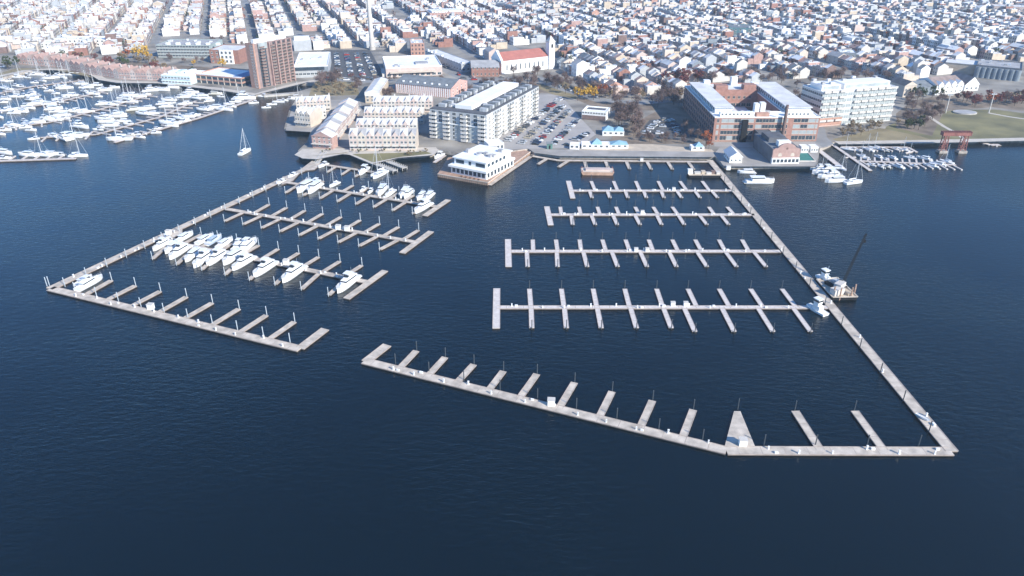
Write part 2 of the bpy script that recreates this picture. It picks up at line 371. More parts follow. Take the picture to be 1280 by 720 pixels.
row('finger dock of the left marina crowded with white motor yachts', 'crowded yacht dock, left marina', [(200, 299.5), (457, 352)], 2.6, [(481.5, 338), (433, 373)],
    up=[(251, 293), (272, 297.5), (296, 301.5), (323, 306.5), (347.5, 311), (373, 316), (398, 321), (424.5, 326.5), (452, 331.5)], dux=-23, lo=[(191, 323), (221, 330), (252.5, 336.5), (281.6, 342.7), (312, 349), (344, 355), (377, 361), (411, 368.5)], dlx=23)
S1 = Dock('southern front dock of the left marina with eight fingers on its inner side', [(63, 360.5), (375, 436)], 3.4)
S1.finger((406.5, 411), (375, 435), 3.2, 'end_pier')
for (tx, ty), (bx, by) in zip([(139, 350.3), (168.8, 356.9), (200, 363.8), (232.8, 370.8), (265, 378.4), (298.4, 385.8), (332.8, 393.8), (367.8, 402)], [(104.7, 369.4), (131, 376), (162.5, 383.4), (196.3, 391.5), (228, 399.3), (262.5, 407.5), (298.4, 416), (334.4, 425)]):
    a, b = S1.finger((tx, ty), (bx, by), 2.0); tippile(a, b, 'l', 'steel pile at a finger tip of the southern front dock, left marina', 'finger tip piles of the left southern dock')
line_piles((75, 362), (375, 435), 10, 'l', 'steel pile along the inner edge of the southern front dock, left marina', 'edge piles of the left southern dock', 1.95)
pile(P(59, 358), 'l', 'one of two steel piles off the sharp south-west corner, left marina', 'corner piles of the left marina'); pile(P(62, 357), 'l', 'one of two steel piles off the sharp south-west corner, left marina', 'corner piles of the left marina')
peds_along((85, 366), (370, 435), 11, 'white power pedestal on the southern front dock of the left marina', 'power pedestals on the left southern dock', .9)
for q0, q1, n, nm in (((300, 264), (515, 302), 14, 'empty middle dock, left marina'), ((380, 231), (520, 254), 8, 'northernmost long dock, left marina'), ((330, 326), (445, 350), 7, 'crowded yacht dock, left marina')):
    peds_along(q0, q1, n, 'white power pedestal on the '+nm, 'power pedestals on the '+nm, .7)
for x, y, l in ((423, 285.5, 'left one of two white pump cabinets on the empty middle dock'), (434, 287, 'right one of two white pump cabinets on the empty middle dock'), (189, 385, 'white pump cabinet alone on the left marina front dock'), (358, 329, 'white pump cabinet on the crowded yacht dock between two upper fingers'), (211, 292, 'white pump cabinet on the diagonal dock above the packed yachts')):
    p = P(x, y+1, DZ1); hut.put(p, R(-8), l, 'pump cabinets on the docks')
# --- right marina
E = Dock('long eastern diagonal dock of the right marina running from the quay to the outer corner', [(887, 200), (1190, 564)], 3.4)
for k, (x0, y0, x1, y1) in enumerate(((958, 287, 972, 303), (972, 305, 984, 318), (1014, 350, 1030, 366))):
    E.poly([(x0-3, y0), (x0+2, y0), (x1+2, y1), (x1-4, y1)], 'platform', -.02)
line_piles((905, 222), (1188, 560), 15, 'd', 'dark steel pile along the outer edge of the eastern diagonal dock', 'edge piles of the eastern dock', -1.95)
peds_along((910, 230), (1180, 552), 9, 'white power pedestal on the long eastern diagonal dock', 'power pedestals on the eastern dock', 1.0)
Sd = Dock('bent southern front dock of the right marina with a triangular platform at its bend', [(455, 451), (908, 563), (1189, 564)], 3.3)
Sd.finger((484, 431), (457, 452), 3.2, 'end_pier')
for (tx, ty), (bx, by) in zip([(520.3, 438.3), (556.3, 446.3), (592, 455.3), (629, 463.7), (671, 467.3), (718, 478), (765, 489.3), (815.5, 500.6), (866.5, 512)], [(499, 460.5), (535, 469.5), (570.6, 478.5), (610.6, 488), (649, 498), (698.8, 510), (748.8, 522), (800, 535), (853, 547.5)]):
    a, b = Sd.finger((tx, ty), (bx, by), 2.1); tippile(a, b, 'd', 'dark pile at a finger tip on the front dock, right marina', 'finger tip piles of the right front dock')
Sd.poly([(917.5, 514), (925.5, 514), (945, 561), (905, 561)], 'platform')
p = P(922, 512); pile(p, 'd', 'dark pile at the tip of the triangular dock platform', 'piles of the triangular platform')
for t, b in (((994, 513.5), (1026, 563)), ((1068.5, 513.5), (1105, 563))):
    a, b = Sd.finger(t, b, 2.3); tippile(a, b, 'd', 'dark pile ending one of the slanted fingers right of the triangular platform', 'piles of the slanted fingers')
line_piles((470, 452), (905, 561), 9, 'd', 'dark pile along the front dock left of its bend, right marina', 'edge piles of the right front dock', 1.85)
line_piles((925, 561), (1185, 562), 4, 'd', 'dark pile along the front dock right of its bend', 'edge piles of the right front dock', 1.85)
peds_along((475, 456), (900, 560), 12, 'white power pedestal on the front dock left of the triangular platform', 'power pedestals on the right front dock', .9)
peds_along((940, 564), (1190, 565), 6, 'white power pedestal on the front dock right of the triangular platform', 'power pedestals on the right front dock', .9)
for x, y, l in ((689, 506, 'white pump cabinet on the long front dock near its middle fingers'), (928, 556, 'white pump cabinet on the triangular platform')):
    hut.put(P(x, y, DZ1), R(-5), l, 'pump cabinets on the docks')
def rrow(label, short, y, x0, x1, T, up, yu, lo, yd, wd, fw, np):
    D = Dock(label, [(x0, y), (x1, y)], wd, 'deck_grey'); D.finger(T[0], T[1], fw+.8, 'end_pier')
    for lst, yt in ((up, yu), (lo, yd)):
        for tx, bx, *yy in lst:
            a, b = D.finger((tx, yy[0] if yy else yt), (bx, y), fw); tippile(a, b, 'd', 'dark slim pile at a finger tip, '+short, 'finger tip piles of the '+short)
    peds_along((x0+6, y), (x1-4, y), np, 'white power pedestal on the '+short, 'power pedestals on the '+short, wd*.3)
    return D
rrow('nearest and widest straight finger dock of the right marina', 'nearest straight dock of the right marina', 384, 621, 1035, [(621, 360.5), (620.3, 410)],
     [(661.9, 663.7), (701.8, 705), (741.5, 746), (781, 787), (820.8, 828.5), (860, 871), (899, 912), (938.3, 953.5), (977.5, 995)], 361,
     [(664.8, 664, 409.5), (708, 705.5, 409.5), (751.5, 746.5, 409.5), (795.5, 788, 409.5), (839, 829, 409.5), (868.5, 855, 414), (917.5, 902, 414), (966, 947, 414), (1013, 991, 414)], 410, 2.2, 1.75, 13)
rrow('second nearest straight finger dock of the right marina', 'second straight dock of the right marina', 314, 635, 975, [(635, 299), (635.8, 333)],
     [(666, 666.6), (695, 697), (724.6, 726.5), (753, 757.5), (782, 787), (811, 816.5), (840.4, 847.5), (869, 877), (898.7, 906.5), (927.6, 936)], 299.5,
     [(659.6, 658.5), (697, 696), (734, 729), (772, 764.5), (808.7, 800), (845.5, 836), (883.5, 871), (920.6, 906.5), (957.5, 941.7)], 333, 2.4, 1.75, 13)
rrow('third straight finger dock of the right marina, counted from the open water', 'third straight dock of the right marina', 268.3, 684, 943, [(683.5, 258), (688.5, 281)],
     [(700.4, 701.8), (723.7, 726), (746.8, 750), (770, 774), (794, 799), (816.5, 822.7), (840.4, 847.5), (886, 893), (909, 917.8)], 258.5,
     [(715.9, 714), (744, 739), (771.5, 766), (800, 793.5), (827, 820.8), (855.3, 847.5), (883.5, 874), (910.7, 901)], 280.5, 2.4, 1.75, 12)
rrow('farthest straight finger dock of the right marina before the quay basin', 'farthest straight dock of the right marina', 238.3, 711, 918, [(710.5, 226), (716, 247.5)],
     [(739, 744), (767, 772), (794.6, 800), (822.7, 829), (850, 858.7), (877.8, 886.8)], 226.3,
     [(740, 737), (762.5, 759), (785, 781.4), (808, 804.4), (830, 826.4), (852, 846), (875, 868.5), (897, 889.6)], 247, 2.4, 1.75, 11)
D = Dock('narrow dock with eight stubby fingers lying along the stone quay', [(662, 194.5), (697, 200.3), (886, 202)], 2.3)
for t, b in (((672.5, 205), (683, 198.5)), ((698, 208.7), (710, 201)), ((733, 209.5), (731, 202)), ((760, 209), (757, 202)), ((787, 211), (783, 202)), ((814, 211.5), (808.7, 202)), ((840.5, 211.5), (834.5, 202)), ((867, 211.5), (860, 202))):
    a, b = D.finger(t, b, 1.8); tippile(a, b, 'd', 'slim pile at a stubby finger tip along the stone quay', 'piles of the quayside dock')
Dock('plain dock strip beside the restaurant pier', [(666, 193.5), (612, 231)], 2.0)
for x, y, l in ((802, 201, 'white pump cabinet on the dock along the stone quay'), (910, 212, 'round white tank cabinet where the farthest dock meets the eastern dock'), (795, 314, 'left of two white cabinets on the second straight dock'), (809, 314, 'right of two white cabinets on the second straight dock'), (841, 382, 'left of two white cabinets on the nearest straight dock'), (857, 382, 'right of two white cabinets on the nearest straight dock'), (803, 267, 'white pump cabinet on the third straight dock'), (842, 238, 'white pump cabinet on the farthest straight dock')):
    hut.put(P(x, y, DZ1), 0, l, 'pump cabinets on the docks', sc=.75 if 'round' not in l else 1.1)
#@@CITY
# ------------------------------------------------------------------ buildings
WM = {}
def win_mesh(wd, ht, fr='frame', gl='glass', cross=True):
    k = (round(wd, 1), round(ht, 1), fr, gl, cross)
    if k in WM: return WM[k]
    m = MB(); t = .09
    m.box(-wd/2, wd/2, -.05, 0, 0, t, 1); m.box(-wd/2, wd/2, -.05, 0, ht-t, ht, 1)
    m.box(-wd/2, -wd/2+t, -.05, 0, t, ht-t, 1); m.box(wd/2-t, wd/2, -.05, 0, t, ht-t, 1)
    if cross and wd > 1: m.box(-.04, .04, -.04, 0, t, ht-t, 1)
    m.box(-wd/2-.1, wd/2+.1, -.14, 0, -.12, -.004, 1)
    m.box(-wd/2+t, wd/2-t, -.02, 0, t, ht-t, 0)
    WM[k] = m.mesh('window', [gl, fr]); return WM[k]
class Bld:
    def __init__(s, name, label, cat, A, B, h=None, topy=None, C=None, depth=None, z=LZ, group=None):
        a, b = G(*A), G(*B); s.a = a; d = b-a; s.L = d.length; s.rz = math.atan2(d.y, d.x); d.normalize(); s.d = d
        s.n = Vector((-d.y, d.x, 0)); s.z = z
        s.h = h if h else zat(a, topy)-z
        if C is not None: depth = (P(C[0], C[1], z+s.h)-a).dot(s.n)
        s.D = depth; s.nw = 0; s.sm = MB()
        s.root = thing(name, label, cat, (a.x, a.y, z), s.rz, group)
    def part(s, name, mb, mats, parent=None, label=None):
        o = obj(name, mb, mats, parent or s.root)
        if label: o['label'] = label
        return o
    def body(s, wall, roof, x0=0, x1=None, y0=0, y1=None, h=None, par=.8, z0=0, name='wall', rim=None, base=None):
        x1 = s.L if x1 is None else x1; y1 = s.D if y1 is None else y1; h = s.h if h is None else h
        m = MB(); m.box(x0, x1, y0, y1, z0-(.6 if z0 == 0 else 0), h)
        wo = s.part(name, m, wall)
        m = MB(); t = .35; e = .012
        m.box(x0+t, x1-t, y0+t, y1-t, h+.003, h+.15, 0)
        if par > 0:
            for q in ((x0-.05, x1+.05, y0-.05, y0+t-e), (x0-.05, x1+.05, y1-t+e, y1+.05), (x0-.05, x0+t-e, y0+t, y1-t), (x1-t+e, x1+.05, y0+t, y1-t)): m.box(*q, h+.003, h+par, 1)
        ro = s.part('roof', m, [roof, rim or wall]); return wo, ro
    def wins(s, face, floors, bays, wd, ht, z0=1.0, fh=None, x0=0, x1=None, gl='glass', fr='frame', off=0, jit=0, hh=None, cap=100, dy=0):
        hh = hh or s.h; fh = fh or (hh/floors)
        L = s.L if face in 'fb' else s.D; x1 = L if x1 is None else x1
        me = win_mesh(wd, ht, fr, gl)
        for k in range(floors):
            for i in range(bays):
                c = x0+(x1-x0)*(i+.5)/bays; zz = z0+k*fh
                if face == 'f': p, r = (c, -off-.003, zz), 0
                elif face == 'l': p, r = (-off-.003+dy, L-c, zz), -math.pi/2
                elif face == 'r': p, r = (s.L+off+.003+dy, c, zz), math.pi/2
                else: p, r = (c, s.D+off+.003, zz), math.pi
                if s.nw < cap:
                    s.nw += 1; link('window', me, s.root, p, r)
                else:
                    cs, sn = math.cos(r), math.sin(r)
                    vs = [(p[0]+cs*v.co.x-sn*v.co.y, p[1]+sn*v.co.x+cs*v.co.y, p[2]+v.co.z) for v in me.vertices]
                    for pl in me.polygons: pass
                    o = len(s.sm.v); s.sm.v += vs
                    for pl in me.polygons: s.sm.f.append(tuple(j+o for j in pl.vertices)); s.sm.m.append(pl.material_index + (0 if gl == 'glass' else 2))
        s.fr = fr
    def done(s):
        if s.sm.f:
            tag(obj('window', s.sm, ['glass', 'frame', 'glass_pale', 'frame_dark'], s.root), None, None, kind='stuff')
    def units(s, n, x0=1.5, x1=None, y0=1.5, y1=None, h=None, sz=(1.2, 2.6)):
        x1 = s.L-2 if x1 is None else x1; y1 = s.D-2 if y1 is None else y1; h = s.h if h is None else h
        for i in range(n):
            x = rnd.uniform(x0, x1); y = rnd.uniform(y0, y1); a = rnd.uniform(*sz); b = rnd.uniform(*sz); c = rnd.uniform(.8, 1.7)
            m = MB(); m.box(x-a/2, x+a/2, y-b/2, y+b/2, h+.16, h+.16+c); m.box(x-a/2-.08, x+a/2+.08, y-b/2-.08, y+b/2+.08, h+.163+c, h+.28+c)
            s.part('roof_unit', m, rnd.choice(['alu', 'roof_light', 'roof_grey']))
    def bands(s, face, floors, mt, off=.08, fh=None, z0=0, wd=.25):
        fh = fh or s.h/floors; m = MB()
        for k in range(1, floors):
            z = z0+k*fh
            if face == 'f': m.box(-off, s.L+off, -off, 0-.002, z-wd/2, z+wd/2)
            if face == 'r': m.box(s.L+.002, s.L+off, 0, s.D, z-wd/2, z+wd/2)
            if face == 'l': m.box(-off, -.002, 0, s.D, z-wd/2, z+wd/2)
        s.part('string_course', m, mt)
    def balconies(s, face, cols, floors, z0, fh, wd=3.2, dp=1.5, mt='white_paint', rail='offwhite'):
        m = MB(); m.box(-wd/2, wd/2, -dp, -.004, -.18, 0, 0); m.box(-wd/2, wd/2, -dp, -dp+.08, .003, 1.05, 1)
        m.box(-wd/2, -wd/2+.08, -dp+.083, -.004, .003, 1.05, 1); m.box(wd/2-.08, wd/2, -dp+.083, -.004, .003, 1.05, 1)
        me = m.mesh('balcony', [mt, rail])
        for c in cols:
            for k in range(floors):
                z = z0+k*fh
                if face == 'f': link('balcony', me, s.root, (c, -.06, z))
                elif face == 'r': link('balcony', me, s.root, (s.L+.06, c, z), math.pi/2)
                else: link('balcony', me, s.root, (-.06, s.D-c, z), -math.pi/2)
    def gabroof(s, mt, zt, x0=0, x1=None, y0=0, y1=None, h=None, along='x', mg=None, name='roof', ov=.4):
        x1 = s.L if x1 is None else x1; y1 = s.D if y1 is None else y1; h = s.h if h is None else h
        m = MB(); m.gable(x0, x1, y0, y1, h+.004, h+zt, 0, 1, ov, along)
        return s.part(name, m, [mt, mg or mt])
# 1 big apartment block ------------------------------------------------
b = Bld('apartment_block', 'long grey and white seven-storey apartment block with white-centred dark roof, by the parking lot', 'apartment block', (539, 172), (608, 181), topy=136, C=(664, 107))
b.body('grey_wall', 'roof_dark', par=.5, rim='roof_dark'); h = b.h; fh = (h-1)/7
m = MB(); m.box(b.L*.36, b.L*.66, 7, b.D-5, h+.16, h+2.2); b.part('roof_penthouse', m, 'roof_white')
for i in range(2):                                              # dormer-like rooms along both long edges
    for k in range(17):
        y = 6+k*(b.D-10)/17; x0 = 2.5+i*(b.L-9.5); m = MB(); m.box(x0, x0+4.5, y, y+2.6, h+.16, h+2.0+(k % 2)*.5); b.part('roof_unit', m, 'roof_slate' if k % 2 else 'grey_wall')
b.units(10, 3, b.L*.3); b.units(8, b.L*.7, b.L-3)
m = MB()
for k in (4,): m.box(-.5, b.L+.5, -.5, -.004, k*fh+.3, k*fh+.75); m.box(b.L+.004, b.L+.5, -.5, b.D, k*fh+.3, k*fh+.75)
b.part('string_course', m, 'white_paint')
for i, x in enumerate((.06, .30, .62, .93)): b.balconies('f', [b.L*x], 7, fh*.35, fh, wd=4.2 if i in (0, 3) else 3.8, dp=1.7)
b.balconies('r', [b.D*t for t in (.06, .18, .30, .42, .54, .66, .78, .92)], 7, fh*.35, fh, wd=4.4, dp=1.6)
b.wins('f', 7, 8, 2.4, 1.9, .9, fh, cap=56); b.wins('r', 7, 22, 2.2, 1.8, .9, fh, cap=100)
m = MB()                                                        # paler rendered panels on the long side
for t in (.02, .26, .5, .74): m.box(b.L+.004, b.L+.05, b.D*t, b.D*(t+.09), fh, h-.4)
b.part('wall_panel', m, 'white_paint')
for x0, x1 in ((.09, .22), (.44, .58), (.70, .86)):
    m = MB(); m.box(b.L*x0, b.L*x1, -.04, -.002, 1, 4*fh+.2); b.part('curtain_window', m, 'glass_pale')
b.done()
# podium and entrance canopy at its feet
b = Bld('entrance_pavilion', 'low white pavilion with flat canopies between the big apartment block and the restaurant pier', 'pavilion', (611, 188), (630, 186), h=3.2, depth=9)
b.body('white_paint', 'roof_white', par=.3); b.wins('f', 1, 4, 1.6, 2.0, .4); 
m = MB(); m.box(-3, 4, -4, -.2, 2.5, 2.75); b.part('canopy', m, 'offwhite')
# 2 high-rise ------------------------------------------------------------
b = Bld('apartment_tower', 'tall reddish apartment tower with stacked dark balconies on the waterfront', 'high-rise', (324, 111), (370, 100), topy=57, depth=8)
b.body(mat('tower_brick', (.27, .20, .19), .9, .12, .5), 'roof_light', par=1.0); h = b.h; fh = h/14
m = MB(); m.box(-.12, -.004, -.1, b.D+.1, -.5, h+1.4); m.box(-.12, 1.2, -.3, -.004, -.5, h+1.4); b.part('wall_panel', m, 'brick_orange')
for x0, x1, mt in ((.08, .36, 'pale_pink'), (.40, .54, 'brick_pink'), (.58, .98, 'brick_pink')):
    pass
m = MB()
for x in (.38, .55, .68, .81, .945): m.box(b.L*x-.35, b.L*x+.35, -2.1, -.004, 0, h+.6)
b.part('pier_column', m, 'brick_pink')
b.balconies('f', [b.L*x for x in (.19, .46, .615, .745, .88)], 13, fh*.9, fh, wd=b.L*.105, dp=1.9, mt='concrete', rail='brick_brown')
b.wins('f', 14, 7, 2.8, 2.1, .5, fh, x0=b.L*.08, cap=98, fr='frame_dark'); b.wins('l', 14, 2, 1.1, 1.4, .9, fh, x0=4, off=.12)
m = MB(); m.box(b.L*.12, b.L*.34, -.9, -.01, h-3.2, h+.9); b.part('penthouse_window', m, 'glass_pale')
m = MB(); m.box(b.L*.1, b.L*.95, 3, b.D-2, h+.16, h+3.2); b.part('roof_penthouse', m, 'white_paint'); b.units(4); b.done()
# 3 garage with orange rim -------------------------------------------------
b = Bld('parking_garage', 'low two-deck garage with white roof and orange brick bands left of the tower', 'garage', (245, 103), (303, 108.5), h=5.5, C=(308, 88))
b.body('glass', 'roof_white', par=.9, rim='brick_orange')
m = MB(); m.box(-.3, b.L+.3, -.3, -.004, 2.2, 3.4); m.box(b.L+.004, b.L+.3, -.3, b.D, 2.2, 3.4); m.box(-.3, -.004, 0, b.D, 2.2, 3.4); b.part('deck_band', m, 'brick_orange')
for i in range(9): m = MB(); m.box(b.L*i/8-.3, b.L*i/8+.3, -.35, -.005, 0, 5.4); b.part('column', m, 'cream')
m = MB(); m.box(b.L-12, b.L-.6, 6, b.D-1, b.h+.2, b.h+.5); b.part('tarp', m, mat('tarp_blue', (.06, .15, .34), .6))
# 4 blue white office
b = Bld('waterfront_office', 'small pale blue and white stepped waterfront building beside the orange-banded garage', 'office', (203, 104), (239, 106), h=6, C=(240, 88))
b.body(mat('ice_blue', (.55, .68, .74), .6), 'roof_white', par=.4, rim='white_paint'); b.bands('f', 3, 'white_paint', .5)
b.wins('f', 2, 9, 2.0, 1.4, .9, 2.9)
for k in range(3): m = MB(); m.box(3+k*6, 7+k*6, 5+k*2, 12+k*3, b.h+.2, b.h+2.2); b.part('roof_penthouse', m, 'ice_blue'if k % 2 else 'white_paint')
# 5 long grey-green mill
b = Bld('long_office_building', 'long grey-green four-storey building with white roof boxes behind the gold tree', 'office building', (198, 72), (264, 72.5), topy=57, C=(264, 50))
b.body(mat('sage', (.30, .36, .36), .8), 'roof_grey', par=.7); b.wins('f', 4, 18, 2.6, 1.7, .9, b.h/4, cap=72); b.units(9); b.done()
for i in range(6): m = MB(); x = 8+i*9; m.box(x, x+3, 2, 5, b.h+.16, b.h+2.2); b.part('roof_penthouse', m, 'white_paint')
# 6 brick pair
b = Bld('school_building', 'white-fronted building with brick wings just left of the tower', 'building', (264, 79), (300, 80), topy=63, C=(304, 57))
b.body('brick', 'roof_light', par=.6); m = MB(); m.box(b.L*.36, b.L*.82, -1, -.004, 0, b.h+.8); b.part('centre_bay', m, 'white_paint')
b.wins('f', 3, 3, 2, 2.2, 1, b.h/3, x0=b.L*.38, x1=b.L*.8, off=1.0); b.wins('f', 3, 2, 1.6, 1.8, 1, b.h/3, x1=b.L*.34)
# 7 modern blocks right of the tower
b = Bld('market_building', 'pale two-storey building with glazed corner and wide white roof right of the tower', 'building', (369, 97.5), (411, 96), topy=84, C=(404, 66))
b.body('grey_wall', 'roof_white', par=.7, rim='white_paint'); m = MB(); m.box(b.L*.72, b.L+.1, -.3, -.004, .3, b.h-.5); b.part('glazed_corner', m, 'blue_wall')
m = MB(); m.box(-.6, b.L*.9, -1.2, -.004, b.h-2.2, b.h-.3); b.part('glass_band', m, 'glass'); b.wins('f', 1, 6, 2.6, 1.6, 2.0, 3, x1=b.L*.7); b.units(4)
b = Bld('terraced_hall', 'white stepped-roof hall directly behind the pale building with glazed corner', 'hall', (368, 64), (390, 63), h=9, C=(388, 47))
b.body('grey_wall', 'roof_white', par=.5)
for k in range(4): m = MB(); m.box(1, b.L-1, 2+k*b.D/4.2, 2+k*b.D/4.2+3, b.h+.2, b.h+2); b.part('roof_monitor', m, 'white_paint')
# 8 chimney ----------------------------------------------------------------
p = G(465.5, 62); c = thing('factory_chimney', 'very tall thin white chimney rising out of the picture behind the car park', 'chimney', p)
m = MB(); m.cyl(0, 0, -.5, 72, 2.3, 20, 0, 1.5); obj('shaft', m, 'offwhite', c); m = MB(); m.cyl(0, 0, -.5, 3, 3.1, 20, 0, 2.9); obj('plinth', m, 'concrete', c)
m = MB(); m.cyl(0, 0, 71, 73.2, 1.75, 20, 0, 1.75); obj('crown_ring', m, 'concrete', c)
# 9 supermarket --------------------------------------------------------------
b = Bld('supermarket', 'wide flat white-roofed supermarket behind the striped brick warehouse', 'supermarket', (483, 97), (553, 94), h=7, C=(531, 70))
b.body('pale_pink', 'roof_white', par=.8, rim='white_paint'); b.units(3, sz=(2, 4)); m = MB(); m.box(3, b.L-6, -2.5, -.004, 3.4, 4.2); b.part('canopy', m, 'cream'); b.wins('f', 1, 10, 3, 2, .6, 3)
m = MB(); m.box(-3, -.2, 2, b.D*.5, 0, 2.6); b.part('ramp_wall', m, 'offwhite'); m = MB(); m.box(b.L*.55, b.L*.78, b.D*.22, b.D*.42, b.h+.16, b.h+1.1); b.part('roof_skylight', m, 'roof_grey')
# 10 small brick block
b = Bld('brick_block', 'small orange-brick cube building with dark blue shaded side behind the supermarket', 'building', (514, 69.5), (531, 69), topy=55, depth=22)
b.body('brick_orange', 'roof_light', par=.7); b.wins('f', 3, 4, 1.4, 1.7, 1.2, b.h/3, fr='brick'); b.units(3)
# 11 long pale warehouse
b = Bld('long_warehouse', 'long pale-roofed warehouse running back from the street beside the red-brick hall', 'warehouse', (577, 91), (594, 89), topy=81, depth=70)
b.body('grey_wall', 'roof_light', par=.5); b.wins('l', 2, 14, 1.8, 1.5, 1.5, 4.2, fr='frame'); b.wins('f', 2, 3, 2, 1.8, 1.4, 4); b.units(5)
# 12 brick hall
b = Bld('brick_hall', 'red-brick hall with grey hipped roof directly left of the church', 'hall', (589.5, 96), (624, 95.5), topy=85, C=(622, 76))
b.body('brick', 'roof_grey', par=0); b.gabroof('roof_grey', 3.5, mg='brick'); b.wins('f', 2, 7, 1.2, 2.0, 1.0, 4.5, fr='cream')
# 13 church -----------------------------------------------------------------
b = Bld('church', 'long white church with bright red roof and slender bell tower', 'church', (627, 93), (690, 85.5), topy=76.5, depth=17)
b.body('white_paint', 'offwhite', par=0); h = b.h; b.gabroof('roof_red', 5.5, x0=1.5, x1=b.L-4, mg='white_paint')
m = MB(); m.gable(-.2, 1.2, 0, b.D, h+.004, h+7.2, 0, 0, .3); b.part('gable_front', m, 'white_paint')
for i in range(9):
    x = 5+i*(b.L-14)/8; m = MB(); m.box(x-.55, x+.55, -.06, -.004, 2.5, 6.2); m.cyl(x, -.03, 6.1, 6.2, .01, 4)
    m.add([(x-.55, -.06, 6.2), (x+.55, -.06, 6.2), (x+.4, -.06, 6.9), (x, -.06, 7.2), (x-.4, -.06, 6.9)], [(0, 1, 2, 3, 4)]); b.part('window', m, 'glass')
m = MB(); m.box(-.15, b.L, -.2, -.004, h*.72, h*.72+.35); b.part('string_course', m, 'cream')
t = MB(); t.box(b.L-4, b.L+1.4, -1.5, 4, -.5, h+11); bt = b.part('bell_tower', t, 'white_paint')
m = MB(); m.box(b.L-4.4, b.L+1.8, -1.9, 4.4, h+11.01, h+11.7); m.hexa([(b.L-4, -1.5, h+11.7), (b.L+1.4, -1.5, h+11.7), (b.L+1.4, 4, h+11.7), (b.L-4, 4, h+11.7)], [(b.L-1.4, 1.1, h+16), (b.L-1.2, 1.1, h+16), (b.L-1.2, 1.3, h+16), (b.L-1.4, 1.3, h+16)]); obj('spire', m, 'offwhite', bt)
m = MB(); m.box(b.L-2.2, b.L-.4, -1.56, -1.503, h+6.5, h+9.5); obj('belfry_opening', m, 'machine_dark', bt)
# 14 striped warehouse --------------------------------------------------------
b = Bld('brick_warehouse', 'long striped pink-brick warehouse with dark gabled roof in front of the supermarket', 'warehouse', (495, 116), (564, 123), topy=104, C=(571, 100))
b.body(mat('mill_pink', (.56, .34, .30), .85, .1, .4), 'roof_dark', par=0); b.gabroof('roof_slate', 4.0, mg='mill_pink'); h = b.h
for i in range(27): x = 1+i*(b.L-2)/26; m = MB(); m.box(x-.4, x+.4, -.1, -.004, .2, h-.3); b.part('pilaster', m, 'white_paint')
b.wins('f', 4, 13, .6, 1.1, 1, h/4, x0=1+(b.L-2)/52, x1=b.L-1-(b.L-2)/52, cap=52, fr='mill_pink'); b.wins('r', 3, 4, 1.2, 1.6, 1.2, h/3)
for i in range(7): m = MB(); x = 5+i*(b.L-10)/6; m.box(x-.6, x+.6, 2.6, 3.8, h+.9, h+1.9); b.part('skylight', m, 'roof_white')
b.done()
# 15 silo-like tall house
b = Bld('tall_gabled_house', 'tall narrow house with orange front and long white roof above the pink townhouse rows', 'house', (457, 129), (475, 129), topy=115.5, C=(473, 99))
b.body('tan_wall', 'roof_light', par=.3); b.gabroof('roof_light', 1.5, along='y', mg='white_paint'); b.wins('f', 3, 3, 1.6, 1.7, 1.2, b.h/3)
m = MB(); m.box(-.1, b.L+.1, -.1, -.004, b.h-2.5, b.h); b.part('gable_band', m, 'white_paint')
